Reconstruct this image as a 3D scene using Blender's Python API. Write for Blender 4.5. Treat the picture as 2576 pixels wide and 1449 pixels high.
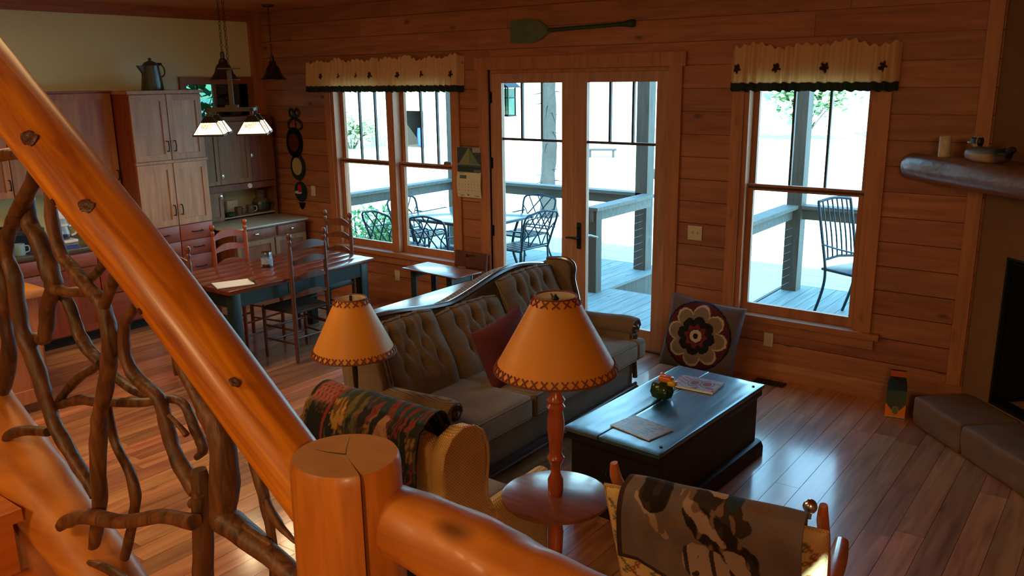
import bpy, math, random
from math import pi, sin, cos, sqrt, radians
from mathutils import Vector, Matrix, noise
random.seed(7)
for o in list(bpy.data.objects): bpy.data.objects.remove(o)
SC = bpy.context.scene
COL = SC.collection

# ------------------------------------------------------------ camera
RM = ((0.7981959, 0.1350664, -0.5870608), (0.6022644, -0.1994473, 0.7729802), (-0.0126840, -0.9705554, -0.2405437))
cam_d = bpy.data.cameras.new('camera')
cam = bpy.data.objects.new('camera', cam_d); COL.objects.link(cam)
cam_d.sensor_width = 36.0; cam_d.lens = 36.0 * 2124.0 / 2576.0
cam_d.clip_start = 0.02; cam_d.clip_end = 500
cam.matrix_world = Matrix(((RM[0][0], -RM[0][1], -RM[0][2], 0.0), (RM[1][0], -RM[1][1], -RM[1][2], -6.353),
                           (RM[2][0], -RM[2][1], -RM[2][2], 2.348), (0, 0, 0, 1)))
SC.camera = cam
SC.view_settings.view_transform = 'Standard'
SC.view_settings.look = 'None'
SC.view_settings.exposure = 0.0
SC.view_settings.gamma = 1.0
SC.view_settings.use_curve_mapping = False

# ------------------------------------------------------------ world, sun, lamps
W = bpy.data.worlds.new('sky'); SC.world = W; W.use_nodes = True
nt = W.node_tree; nt.nodes.clear()
wo = nt.nodes.new('ShaderNodeOutputWorld'); bg = nt.nodes.new('ShaderNodeBackground')
tc = nt.nodes.new('ShaderNodeTexCoord'); sp = nt.nodes.new('ShaderNodeSeparateXYZ'); cr = nt.nodes.new('ShaderNodeValToRGB')
nt.links.new(tc.outputs['Generated'], sp.inputs[0]); nt.links.new(sp.outputs['Z'], cr.inputs[0])
cr.color_ramp.elements[0].position = 0.0; cr.color_ramp.elements[0].color = (0.58, 0.90, 1.0, 1)
cr.color_ramp.elements[1].position = 0.7; cr.color_ramp.elements[1].color = (0.13, 0.42, 0.85, 1)
nt.links.new(cr.outputs[0], bg.inputs[0]); bg.inputs[1].default_value = 8.0
nt.links.new(bg.outputs[0], wo.inputs[0])

def lamp(name, kind, loc, energy, color, rot=(0, 0, 0), **kw):
    d = bpy.data.lights.new(name, kind); d.energy = energy; d.color = color
    for k, v in kw.items(): setattr(d, k, v)
    o = bpy.data.objects.new(name, d); COL.objects.link(o); o.location = loc; o.rotation_euler = rot
    return o
SUN_DIR = Vector((-0.42, 0.62, -0.66)).normalized()        # the way the light travels: over the roof, from behind the house
sun = lamp('sun', 'SUN', (0, 0, 12), 36.0, (0.66, 0.91, 1.0), angle=0.01)
sun.rotation_euler = SUN_DIR.to_track_quat('-Z', 'Y').to_euler()
WARM = (1.0, 0.63, 0.27)
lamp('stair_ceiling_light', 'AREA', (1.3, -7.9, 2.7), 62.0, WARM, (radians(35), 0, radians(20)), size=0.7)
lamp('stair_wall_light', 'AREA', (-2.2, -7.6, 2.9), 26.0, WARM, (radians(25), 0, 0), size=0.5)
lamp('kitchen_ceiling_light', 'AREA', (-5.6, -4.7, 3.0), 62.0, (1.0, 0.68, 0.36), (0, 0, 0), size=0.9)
lamp('living_fill_light', 'AREA', (-3.4, -4.8, 3.05), 20.0, WARM, (0, 0, 0), size=1.4)  # unseen fill lamp added to lift the walls and room

# ------------------------------------------------------------ helpers
def s2l(c):
    c = c / 255.0
    return c / 12.92 if c <= 0.04045 else ((c + 0.055) / 1.055) ** 2.4
def rgb(r, g, b): return (s2l(r), s2l(g), s2l(b), 1.0)

class MB:
    def __init__(s): s.v = []; s.f = []
    def add(s, vs, fs, M=None):
        n = len(s.v)
        if M is not None: vs = [M @ Vector(p) for p in vs]
        s.v += [tuple(p) for p in vs]; s.f += [tuple(i + n for i in f) for f in fs]; return s
    def box(s, x0, x1, y0, y1, z0, z1, M=None):
        vs = [(x0, y0, z0), (x1, y0, z0), (x1, y1, z0), (x0, y1, z0), (x0, y0, z1), (x1, y0, z1), (x1, y1, z1), (x0, y1, z1)]
        return s.add(vs, [(0, 3, 2, 1), (4, 5, 6, 7), (0, 1, 5, 4), (1, 2, 6, 5), (2, 3, 7, 6), (3, 0, 4, 7)], M)
    def cbox(s, x0, x1, y0, y1, z0, z1, c=0.004, M=None):
        """box with chamfered edges (44 triangles)"""
        c = min(c, (x1 - x0) * .45, (y1 - y0) * .45, (z1 - z0) * .45)
        return s.rbox(((x0 + x1) / 2, (y0 + y1) / 2, (z0 + z1) / 2), (x1 - x0, y1 - y0, z1 - z0), c, 1, M=M)
    def rbox(s, c, sz, r, n=3, div=1, fn=None, M=None):
        """rounded box; div subdivides the flat faces, fn(p) -> p deforms (local coords)"""
        h = [sz[0] / 2, sz[1] / 2, sz[2] / 2]; r = min(r, *h)
        def axis(hh):
            a = []
            inner = hh - r
            for k in range(n): a.append((-inner, -cos(pi / 2 * k / n), 0))
            for k in range(div + 1): a.append((-inner + 2 * inner * k / div, 0, 1))
            for k in range(1, n + 1): a.append((inner, sin(pi / 2 * k / n), 0))
            return a
        idx = {}
        vs = []; fs = []
        A = [axis(x) for x in h]; L = [len(a) for a in A]
        def vid(i, j, k):
            key = (i, j, k)
            if key in idx: return idx[key]
            t = (A[0][i], A[1][j], A[2][k])
            # use tan-like distribution for the cube sphere
            d = Vector((t[0][1], t[1][1], t[2][1]))
            inner = Vector((t[0][0], t[1][0], t[2][0]))
            if d.length > 1e-9: d = d.normalized() * r
            p = inner + d
            if fn: p = Vector(fn(p))
            idx[key] = len(vs); vs.append(p + Vector(c)); return idx[key]
        for i in range(L[0] - 1):
            for j in range(L[1] - 1):
                fs.append((vid(i, j, 0), vid(i, j + 1, 0), vid(i + 1, j + 1, 0), vid(i + 1, j, 0)))
                k = L[2] - 1
                fs.append((vid(i, j, k), vid(i + 1, j, k), vid(i + 1, j + 1, k), vid(i, j + 1, k)))
        for i in range(L[0] - 1):
            for k in range(L[2] - 1):
                fs.append((vid(i, 0, k), vid(i + 1, 0, k), vid(i + 1, 0, k + 1), vid(i, 0, k + 1)))
                j = L[1] - 1
                fs.append((vid(i, j, k), vid(i, j, k + 1), vid(i + 1, j, k + 1), vid(i + 1, j, k)))
        for j in range(L[1] - 1):
            for k in range(L[2] - 1):
                fs.append((vid(0, j, k), vid(0, j, k + 1), vid(0, j + 1, k + 1), vid(0, j + 1, k)))
                i = L[0] - 1
                fs.append((vid(i, j, k), vid(i, j + 1, k), vid(i, j + 1, k + 1), vid(i, j, k + 1)))
        return s.add(vs, fs, M)
    def tube(s, pts, r, n=8, cap=True, wob=0.0, seed=0, M=None, sub=0, flat=1.0):
        pts = [Vector(p) for p in pts]
        rr = list(r) if hasattr(r, '__len__') else [r] * len(pts)
        if sub:                                            # catmull-rom refinement
            np_, nr = [], []
            for i in range(len(pts) - 1):
                p0 = pts[max(i - 1, 0)]; p1 = pts[i]; p2 = pts[i + 1]; p3 = pts[min(i + 2, len(pts) - 1)]
                for k in range(sub):
                    t = k / sub
                    np_.append(0.5 * ((2 * p1) + (-p0 + p2) * t + (2 * p0 - 5 * p1 + 4 * p2 - p3) * t * t + (-p0 + 3 * p1 - 3 * p2 + p3) * t ** 3))
                    nr.append(rr[i] * (1 - t) + rr[i + 1] * t)
            np_.append(pts[-1]); nr.append(rr[-1]); pts, rr = np_, nr
        vs = []; fs = []; m = len(pts)
        up = None
        for i, p in enumerate(pts):
            t = (pts[min(i + 1, m - 1)] - pts[max(i - 1, 0)])
            if t.length < 1e-9: t = Vector((0, 0, 1))
            t.normalize()
            if up is None:
                up = Vector((0, 0, 1)) if abs(t.z) < 0.9 else Vector((1, 0, 0))
            a = t.cross(up)
            if a.length < 1e-6: a = t.orthogonal()
            a.normalize(); b = a.cross(t).normalized(); up = b
            for k in range(n):
                th = 2 * pi * k / n
                q = rr[i]
                if wob: q *= 1 + wob * (noise.noise(Vector((cos(th) * 1.2 + seed, sin(th) * 1.2, i * 0.35 + seed * 3))) * 1.6)
                vs.append(p + a * (q * cos(th)) + b * (q * flat * sin(th)))
        for i in range(m - 1):
            for k in range(n):
                k2 = (k + 1) % n
                fs.append((i * n + k, i * n + k2, (i + 1) * n + k2, (i + 1) * n + k))
        if cap:
            fs.append(tuple(range(n))[::-1]); fs.append(tuple((m - 1) * n + k for k in range(n)))
        # orientation fix is left to the normals recalculation
        return s.add(vs, fs, M)
    def lathe(s, prof, c=(0, 0, 0), n=16, M=None, rf=None):
        vs = []; fs = []
        for r, z in prof:
            for k in range(n):
                a = 2 * pi * k / n; q = r * (rf(a, z) if rf else 1)
                vs.append((c[0] + q * cos(a), c[1] + q * sin(a), c[2] + z))
        m = len(prof)
        for i in range(m - 1):
            for k in range(n):
                k2 = (k + 1) % n
                fs.append((i * n + k, i * n + k2, (i + 1) * n + k2, (i + 1) * n + k))
        fs.append(tuple(range(n))[::-1]); fs.append(tuple((m - 1) * n + k for k in range(n)))
        return s.add(vs, fs, M)
    def prism(s, poly, h0, h1, plane='xy', M=None):
        n = len(poly)
        def P(a, b, h):
            return {'xy': (a, b, h), 'xz': (a, h, b), 'yz': (h, a, b)}[plane]
        vs = [P(a, b, h0) for a, b in poly] + [P(a, b, h1) for a, b in poly]
        fs = [tuple(range(n))[::-1], tuple(range(n, 2 * n))] + [(i, (i + 1) % n, n + (i + 1) % n, n + i) for i in range(n)]
        return s.add(vs, fs, M)
    def grid(s, fn, nu, nv, thick=0.0, M=None):
        """surface fn(u,v); with thickness it becomes a closed sheet"""
        P = [[Vector(fn(i / nu, j / nv)) for j in range(nv + 1)] for i in range(nu + 1)]
        vs = [P[i][j] for i in range(nu + 1) for j in range(nv + 1)]
        q = lambda i, j: i * (nv + 1) + j
        fs = [(q(i, j), q(i + 1, j), q(i + 1, j + 1), q(i, j + 1)) for i in range(nu) for j in range(nv)]
        if thick:
            N = (nu + 1) * (nv + 1); back = []
            for i in range(nu + 1):
                for j in range(nv + 1):
                    du = P[min(i + 1, nu)][j] - P[max(i - 1, 0)][j]; dv = P[i][min(j + 1, nv)] - P[i][max(j - 1, 0)]
                    nn = du.cross(dv); nn = nn.normalized() if nn.length > 1e-12 else Vector((0, 0, 1))
                    back.append(P[i][j] - nn * thick)
            vs += back
            fs += [tuple(N + a for a in f[::-1]) for f in list(fs)]
            edge = [q(i, 0) for i in range(nu + 1)] + [q(nu, j) for j in range(1, nv + 1)] + [q(i, nv) for i in range(nu - 1, -1, -1)] + [q(0, j) for j in range(nv - 1, 0, -1)]
            for a, b in zip(edge, edge[1:] + edge[:1]): fs.append((b, a, a + N, b + N))
        return s.add(vs, fs, M)
    def build(s, name, mat, parent=None, ang=38, local=False, kind=None, fix=True):
        me = bpy.data.meshes.new(name); me.from_pydata(s.v, [], s.f); me.update()
        if fix:
            import bmesh
            b = bmesh.new(); b.from_mesh(me); bmesh.ops.recalc_face_normals(b, faces=b.faces); b.to_mesh(me); b.free()
        me.polygons.foreach_set('use_smooth', [True] * len(me.polygons))
        me.set_sharp_from_angle(angle=radians(ang))
        me.materials.append(mat)
        o = bpy.data.objects.new(name, me); COL.objects.link(o)
        if parent is not None: attach(o, parent, local)
        if kind: o['kind'] = kind
        return o

MW = {}
def attach(o, parent, local=False):
    o.parent = parent
    if not local and parent.name in MW: o.matrix_parent_inverse = MW[parent.name].inverted()
def thing(name, label, cat, loc=(0, 0, 0), rz=0.0, group=None):
    o = bpy.data.objects.new(name, None); COL.objects.link(o); o.empty_display_size = .1
    o.location = loc; o.rotation_euler = (0, 0, rz)
    MW[o.name] = Matrix.Translation(Vector(loc)) @ Matrix.Rotation(rz, 4, 'Z')
    o['label'] = label; o['category'] = cat
    if group: o['group'] = group
    return o
def tag(o, label, cat, group=None):
    o['label'] = label; o['category'] = cat
    if group: o['group'] = group
    return o
def struct(o): o['kind'] = 'structure'; return o
def kids(o): return [c for c in list(bpy.data.objects) if c.parent == o]
def dup(root, loc=None, rz=None, label=None, group=None, parent=None):
    r = root.copy(); COL.objects.link(r)
    if parent is not None: r.parent = parent
    if loc is not None: r.location = loc
    if rz is not None: r.rotation_euler = (0, 0, rz)
    if label: r['label'] = label
    if group: r['group'] = group
    for c in kids(root): dup(c, parent=r)
    return r
def rotz(a, c=(0, 0, 0)): return Matrix.Translation(Vector(c)) @ Matrix.Rotation(a, 4, 'Z')
def TR(c, rx=0, ry=0, rz=0):
    return Matrix.Translation(Vector(c)) @ Matrix.Rotation(rz, 4, 'Z') @ Matrix.Rotation(ry, 4, 'Y') @ Matrix.Rotation(rx, 4, 'X')

# ------------------------------------------------------------ materials
def nmat(name):
    m = bpy.data.materials.new(name); m.use_nodes = True
    return m, m.node_tree, m.node_tree.nodes['Principled BSDF']
def plain(name, col, rough=0.6, metal=0.0, noise_amt=0.12, nscale=25.0, spec=0.5, bump=0.0, coat=0.0):
    m, t, b = nmat(name); b.inputs['Roughness'].default_value = rough; b.inputs['Metallic'].default_value = metal
    b.inputs['Specular IOR Level'].default_value = spec; b.inputs['Coat Weight'].default_value = coat
    tc = t.nodes.new('ShaderNodeTexCoord'); n = t.nodes.new('ShaderNodeTexNoise'); n.inputs['Scale'].default_value = nscale; n.inputs['Detail'].default_value = 3
    t.links.new(tc.outputs['Object'], n.inputs['Vector'])
    mx = t.nodes.new('ShaderNodeMix'); mx.data_type = 'RGBA'
    t.links.new(n.outputs['Fac'], mx.inputs['Factor'])
    mx.inputs[6].default_value = tuple(c * (1 - noise_amt) for c in col[:3]) + (1,)
    mx.inputs[7].default_value = tuple(min(1, c * (1 + noise_amt)) for c in col[:3]) + (1,)
    t.links.new(mx.outputs[2], b.inputs['Base Color'])
    if bump:
        bp = t.nodes.new('ShaderNodeBump'); bp.inputs['Strength'].default_value = bump; bp.inputs['Distance'].default_value = .01
        t.links.new(n.outputs['Fac'], bp.inputs['Height']); t.links.new(bp.outputs[0], b.inputs['Normal'])
    return m
def wood(name, c1, c2, axis='x', rough=0.45, scale=1.0, vary=0.25, knots=0.0, bump=0.15, spec=0.5, coat=0.0, huev=0.0, coat_r=.15, pre=None, dist=.7, ks=2.2, cont=.2):
    m, t, b = nmat(name); N = t.nodes.new; L = t.links.new
    b.inputs['Roughness'].default_value = rough; b.inputs['Specular IOR Level'].default_value = spec
    b.inputs['Coat Weight'].default_value = coat; b.inputs['Coat Roughness'].default_value = coat_r
    tc = N('ShaderNodeTexCoord'); oi = N('ShaderNodeObjectInfo')
    ml = N('ShaderNodeMath'); ml.operation = 'MULTIPLY'; ml.inputs[1].default_value = 37.0; L(oi.outputs['Random'], ml.inputs[0])
    ad = N('ShaderNodeVectorMath'); ad.operation = 'ADD'; L(tc.outputs['Object'], ad.inputs[0]); L(ml.outputs[0], ad.inputs[1])
    if pre:
        pm = N('ShaderNodeMapping'); pm.inputs['Rotation'].default_value = pre; L(tc.outputs['Object'], pm.inputs['Vector']); L(pm.outputs[0], ad.inputs[0])
    mp = N('ShaderNodeMapping'); L(ad.outputs[0], mp.inputs['Vector'])
    sc = {'x': (1.2, 14, 14), 'y': (14, 1.2, 14), 'z': (14, 14, 1.2)}[axis]
    mp.inputs['Scale'].default_value = tuple(k * scale for k in sc)
    n = N('ShaderNodeTexNoise'); n.inputs['Scale'].default_value = 1.6; n.inputs['Detail'].default_value = 6; n.inputs['Distortion'].default_value = dist
    L(mp.outputs[0], n.inputs['Vector'])
    rp = N('ShaderNodeValToRGB'); rp.color_ramp.elements[0].position = .5 - cont; rp.color_ramp.elements[1].position = .5 + cont
    rp.color_ramp.elements[0].color = c1; rp.color_ramp.elements[1].color = c2; L(n.outputs['Fac'], rp.inputs[0])
    out = rp.outputs[0]
    if knots:
        mp2 = N('ShaderNodeMapping'); L(ad.outputs[0], mp2.inputs['Vector'])
        s2 = {'x': (1.0, 2.2, 2.2), 'y': (2.2, 1.0, 2.2), 'z': (2.2, 2.2, 1.0)}[axis]
        mp2.inputs['Scale'].default_value = tuple(k * ks for k in s2)
        vo = N('ShaderNodeTexVoronoi'); vo.inputs['Scale'].default_value = 1.0; L(mp2.outputs[0], vo.inputs['Vector'])
        nn = N('ShaderNodeTexNoise'); nn.inputs['Scale'].default_value = 3.0; L(mp2.outputs[0], nn.inputs['Vector'])
        a2 = N('ShaderNodeMath'); a2.operation = 'MULTIPLY_ADD'; a2.inputs[1].default_value = 0.10; L(nn.outputs['Fac'], a2.inputs[0]); L(vo.outputs['Distance'], a2.inputs[2])
        kr = N('ShaderNodeValToRGB'); kr.color_ramp.elements[0].position = .09; kr.color_ramp.elements[0].color = (1, 1, 1, 1)
        kr.color_ramp.elements[1].position = .17; kr.color_ramp.elements[1].color = (0, 0, 0, 1); L(a2.outputs[0], kr.inputs[0])
        km = N('ShaderNodeMath'); km.operation = 'MULTIPLY'; km.inputs[1].default_value = knots; L(kr.outputs[0], km.inputs[0])
        mk = N('ShaderNodeMix'); mk.data_type = 'RGBA'; L(km.outputs[0], mk.inputs['Factor']); L(out, mk.inputs[6])
        mk.inputs[7].default_value = tuple(c * 0.22 for c in c1[:3]) + (1,); out = mk.outputs[2]
    hs = N('ShaderNodeHueSaturation'); L(out, hs.inputs['Color'])
    mr = N('ShaderNodeMapRange'); mr.inputs['To Min'].default_value = 1 - vary; mr.inputs['To Max'].default_value = 1 + vary
    L(oi.outputs['Random'], mr.inputs['Value']); L(mr.outputs[0], hs.inputs['Value'])
    if huev:
        m2 = N('ShaderNodeMath'); m2.operation = 'MULTIPLY'; m2.inputs[1].default_value = 7.31; L(oi.outputs['Random'], m2.inputs[0])
        m3 = N('ShaderNodeMath'); m3.operation = 'FRACT'; L(m2.outputs[0], m3.inputs[0])
        m4 = N('ShaderNodeMapRange'); m4.inputs['To Min'].default_value = .5 - huev; m4.inputs['To Max'].default_value = .5 + huev
        L(m3.outputs[0], m4.inputs['Value']); L(m4.outputs[0], hs.inputs['Hue'])
    L(hs.outputs[0], b.inputs['Base Color'])
    if bump:
        bp = N('ShaderNodeBump'); bp.inputs['Strength'].default_value = bump; bp.inputs['Distance'].default_value = .004
        L(n.outputs['Fac'], bp.inputs['Height']); L(bp.outputs[0], b.inputs['Normal'])
    return m
def weave(name, c1, c2, sc=170.0, axis='Z', rough=0.9, blend=1.0, bump=.35, ns=9.0, cross=None):
    """ribbed upholstery cloth"""
    m, t, b = nmat(name); N = t.nodes.new; L = t.links.new
    b.inputs['Roughness'].default_value = rough; b.inputs['Specular IOR Level'].default_value = .25
    b.inputs['Sheen Weight'].default_value = .15
    tc = N('ShaderNodeTexCoord'); w = N('ShaderNodeTexWave'); w.bands_direction = axis; w.inputs['Scale'].default_value = sc
    w.inputs['Distortion'].default_value = 1.0; w.inputs['Detail Scale'].default_value = 3; L(tc.outputs['Object'], w.inputs['Vector'])
    n = N('ShaderNodeTexNoise'); n.inputs['Scale'].default_value = ns; n.inputs['Detail'].default_value = 4; L(tc.outputs['Object'], n.inputs['Vector'])
    wf = w.outputs['Fac']
    if cross:
        w2_ = N('ShaderNodeTexWave'); w2_.bands_direction = 'DIAGONAL'; w2_.inputs['Scale'].default_value = sc * .8; L(tc.outputs['Object'], w2_.inputs['Vector'])
        mm = N('ShaderNodeMath'); mm.operation = 'MULTIPLY'; L(wf, mm.inputs[0]); L(w2_.outputs['Fac'], mm.inputs[1]); sq = N('ShaderNodeMath'); sq.operation = 'SQRT'; L(mm.outputs[0], sq.inputs[0]); wf = sq.outputs[0]
    mx = N('ShaderNodeMix'); mx.data_type = 'RGBA'; L(wf, mx.inputs['Factor']); mx.inputs[6].default_value = c1; mx.inputs[7].default_value = c2
    hs = N('ShaderNodeHueSaturation'); L(mx.outputs[2], hs.inputs['Color'])
    mr = N('ShaderNodeMapRange'); mr.inputs['To Min'].default_value = .75; mr.inputs['To Max'].default_value = 1.25; L(n.outputs['Fac'], mr.inputs['Value']); L(mr.outputs[0], hs.inputs['Value'])
    L(hs.outputs[0], b.inputs['Base Color'])
    bp = N('ShaderNodeBump'); bp.inputs['Strength'].default_value = bump; bp.inputs['Distance'].default_value = .003
    L(w.outputs['Fac'], bp.inputs['Height']); L(bp.outputs[0], b.inputs['Normal'])
    return m
def painted(name, rough=0.8, bump=0.2, trans=0.0, nscale=220.0, spec=.3, glow=0.0):
    """cloth or paper printed with the mesh's own colour attribute"""
    m, t, b = nmat(name); N = t.nodes.new; L = t.links.new
    b.inputs['Roughness'].default_value = rough; b.inputs['Specular IOR Level'].default_value = spec
    at = N('ShaderNodeVertexColor'); at.layer_name = 'Col'
    tc = N('ShaderNodeTexCoord'); n = N('ShaderNodeTexNoise'); n.inputs['Scale'].default_value = nscale; L(tc.outputs['Object'], n.inputs['Vector'])
    hs = N('ShaderNodeHueSaturation'); L(at.outputs['Color'], hs.inputs['Color'])
    mr = N('ShaderNodeMapRange'); mr.inputs['To Min'].default_value = .85; mr.inputs['To Max'].default_value = 1.15; L(n.outputs['Fac'], mr.inputs['Value']); L(mr.outputs[0], hs.inputs['Value'])
    L(hs.outputs[0], b.inputs['Base Color'])
    if bump:
        bp = N('ShaderNodeBump'); bp.inputs['Strength'].default_value = bump; bp.inputs['Distance'].default_value = .002
        L(n.outputs['Fac'], bp.inputs['Height']); L(bp.outputs[0], b.inputs['Normal'])
    if trans:
        out = t.nodes['Material Output']; tr = N('ShaderNodeBsdfTranslucent'); L(hs.outputs[0], tr.inputs['Color'])
        ms = N('ShaderNodeMixShader'); ms.inputs[0].default_value = trans
        L(b.outputs[0], ms.inputs[1]); L(tr.outputs[0], ms.inputs[2]); L(ms.outputs[0], out.inputs['Surface'])
    return m
def paint(o, fn):
    me = o.data; ca = me.color_attributes.new('Col', 'FLOAT_COLOR', 'POINT')
    buf = []
    for i, v in enumerate(me.vertices):
        c = fn(i, v.co); buf += [c[0], c[1], c[2], 1.0]
    ca.data.foreach_set('color', buf)
def glass(name, tint=(0.93, 1.0, 0.99), refl=1.0):
    m, t, b = nmat(name); N = t.nodes.new; L = t.links.new
    out = t.nodes['Material Output']; t.nodes.remove(b)
    tr = N('ShaderNodeBsdfTransparent'); tr.inputs[0].default_value = tint + (1,)
    gl = N('ShaderNodeBsdfGlossy'); gl.inputs['Roughness'].default_value = 0.02
    fr = N('ShaderNodeFresnel'); fr.inputs[0].default_value = 1.45
    mu = N('ShaderNodeMath'); mu.operation = 'MULTIPLY'; mu.inputs[1].default_value = refl; L(fr.outputs[0], mu.inputs[0])
    ge = N('ShaderNodeNewGeometry'); fb_ = N('ShaderNodeMath'); fb_.operation = 'SUBTRACT'; fb_.inputs[0].default_value = 1.0; L(ge.outputs['Backfacing'], fb_.inputs[1])
    m9 = N('ShaderNodeMath'); m9.operation = 'MULTIPLY'; L(mu.outputs[0], m9.inputs[0]); L(fb_.outputs[0], m9.inputs[1]); mu = m9
    ms = N('ShaderNodeMixShader'); L(mu.outputs[0], ms.inputs[0]); L(tr.outputs[0], ms.inputs[1]); L(gl.outputs[0], ms.inputs[2]); L(ms.outputs[0], out.inputs[0])
    return m
def emit(name, col, st, base=(.8, .8, .8, 1)):
    m, t, b = nmat(name); b.inputs['Base Color'].default_value = base
    b.inputs['Emission Color'].default_value = col; b.inputs['Emission Strength'].default_value = st
    return m

M = {}
M['wall'] = wood('knotty_pine_wall', rgb(140, 84, 56), rgb(176, 110, 74), 'x', rough=.5, vary=.16, knots=.8, huev=.006)
M['trim'] = wood('pine_trim_upright', rgb(156, 96, 60), rgb(188, 120, 76), 'z', rough=.45, vary=.08, knots=.3)
M['trimx'] = wood('pine_trim_level', rgb(156, 96, 60), rgb(188, 120, 76), 'x', rough=.45, vary=.08, knots=.3)
M['trimy'] = wood('pine_trim_depth', rgb(140, 78, 42), rgb(168, 98, 54), 'y', rough=.45, vary=.08)
M['door'] = wood('fir_door', rgb(158, 108, 82), rgb(190, 136, 104), 'z', rough=.42, vary=.05)
M['floor'] = wood('hickory_floor', rgb(144, 88, 54), rgb(198, 138, 92), 'y', rough=.42, spec=.35, coat=1.0, coat_r=.15, vary=.30, knots=.45, bump=.05, huev=.012, scale=.8)
M['ceil'] = wood('pine_ceiling', rgb(170, 100, 50), rgb(196, 122, 64), 'y', rough=.5, vary=.1, knots=.4)
M['log'] = wood('varnished_log', rgb(136, 62, 8), rgb(218, 136, 26), 'x', rough=.4, vary=.03, knots=.95, bump=.25, coat=.12, scale=1.3, pre=(0, -.618, 0), dist=.9, ks=3.6, cont=.22)
M['post'] = wood('varnished_post', rgb(150, 82, 20), rgb(198, 120, 36), 'z', rough=.42, vary=.03, knots=.8, bump=.25, coat=.12, scale=1.2, dist=.8, ks=3.2)
M['knot'] = plain('dark_knot', rgb(70, 34, 12), .45, noise_amt=.6, nscale=60, bump=.4)
M['endgrain'] = plain('post_end_grain', rgb(176, 124, 50), .6, noise_amt=.25, nscale=22)
M['twig'] = wood('laurel_branch', rgb(50, 30, 17), rgb(116, 74, 40), 'z', rough=.5, vary=.3, bump=.9, scale=1.8)
M['tread'] = wood('stair_tread', rgb(176, 92, 34), rgb(206, 120, 48), 'y', rough=.35, vary=.1, knots=.3)
M['plaster'] = plain('cream_plaster', rgb(222, 218, 168), .9, noise_amt=.04, nscale=4)
M['fireplaster'] = plain('tan_plaster', rgb(128, 92, 60), .85, noise_amt=.1, nscale=6)
M['stone'] = plain('hearth_stone', rgb(116, 88, 62), .75, noise_amt=.3, nscale=7, bump=.6)
M['soot'] = plain('firebox_black', rgb(16, 15, 16), .6, noise_amt=.3)
M['black'] = plain('black_iron', rgb(22, 26, 28), .45, metal=.6)
M['bronze'] = plain('dark_bronze', rgb(58, 46, 38), .4, metal=.7)
M['white'] = plain('ivory_plastic', rgb(205, 192, 158), .4, noise_amt=.03)
M['paper'] = plain('white_paper', rgb(236, 234, 236), .7, noise_amt=.02)
M['cab_light'] = wood('cherry_cabinet_pale', rgb(142, 98, 66), rgb(178, 130, 90), 'z', rough=.42, vary=.12)
M['cab_red'] = wood('cherry_cabinet_red', rgb(112, 48, 26), rgb(144, 66, 36), 'z', rough=.4, vary=.1)
M['cab_redx'] = wood('cherry_drawer_red', rgb(122, 54, 34), rgb(150, 72, 46), 'y', rough=.4, vary=.12)
M['oak'] = wood('old_oak', rgb(118, 84, 50), rgb(146, 108, 68), 'z', rough=.5, vary=.1)
M['oakd'] = wood('old_oak_dark', rgb(104, 58, 34), rgb(128, 76, 46), 'z', rough=.5, vary=.08)
M['enamel'] = plain('worn_enamel', rgb(176, 176, 158), .3, noise_amt=.08)
M['counter'] = plain('stone_counter', rgb(84, 72, 52), .25, noise_amt=.3, nscale=60)
M['chrome'] = plain('nickel', rgb(205, 210, 205), .2, metal=1.0, noise_amt=.03)
M['pot'] = plain('graniteware', rgb(66, 70, 60), .3, noise_amt=.25, nscale=70)
M['table'] = wood('dark_cherry_top', rgb(88, 40, 24), rgb(120, 58, 34), 'y', rough=.26, vary=.06, coat=.3, bump=.08)
M['teal'] = plain('dark_teal_paint', rgb(18, 38, 38), .45, noise_amt=.2, nscale=12)
M['chairwood'] = wood('walnut_chair', rgb(78, 44, 32), rgb(106, 62, 44), 'z', rough=.33, vary=.06)
M['chairred'] = wood('reddish_chair', rgb(128, 56, 34), rgb(150, 70, 42), 'z', rough=.33, vary=.06)
M['rush'] = plain('woven_rush', rgb(58, 44, 32), .8, noise_amt=.35, nscale=90, bump=.5)
M['shade'] = None
M['maple'] = wood('maple_stem', rgb(150, 66, 34), rgb(178, 88, 48), 'z', rough=.25, vary=.03, coat=.4)
M['tray'] = wood('tray_table_top', rgb(110, 60, 46), rgb(138, 82, 64), 'x', rough=.25, vary=.03, coat=.5)
M['lace'] = plain('leather_lacing', rgb(110, 46, 24), .6)
M['sofa'] = weave('sofa_rib_cloth', rgb(94, 76, 58), rgb(136, 112, 86), sc=46)
M['sofay'] = weave('sofa_rib_cloth_seat', rgb(96, 80, 64), rgb(138, 118, 94), sc=46, axis='X')
M['piping'] = plain('sofa_piping', rgb(128, 110, 90), .8)
M['sofawood'] = wood('sofa_show_wood', rgb(58, 36, 28), rgb(84, 54, 42), 'y', rough=.25, vary=.03, coat=.5)
M['wing'] = weave('wing_chair_cloth', rgb(172, 130, 66), rgb(240, 204, 130), sc=62, ns=14, cross='Y')
M['maroon'] = plain('maroon_cotton', rgb(92, 34, 40), .85, noise_amt=.12, nscale=30, bump=.2)
M['trunk'] = wood('trunk_top_daylight_tint', rgb(18, 46, 62), rgb(38, 86, 108), 'y', rough=.42, spec=1.0, vary=.1, coat=1.0, coat_r=.24, bump=1.0, scale=1.2)  # black lid coloured blue to stand in for reflected daylight
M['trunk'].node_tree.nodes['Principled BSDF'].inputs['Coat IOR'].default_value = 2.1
M['trunk'].node_tree.nodes['Principled BSDF'].inputs['Coat Tint'].default_value = (.45, .85, 1, 1)  # cyan coat deepens the daylight reflection put into the colour
M['trunks'] = wood('blackened_trunk_side', rgb(18, 16, 18), rgb(30, 26, 28), 'y', rough=.45, vary=.1)
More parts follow.
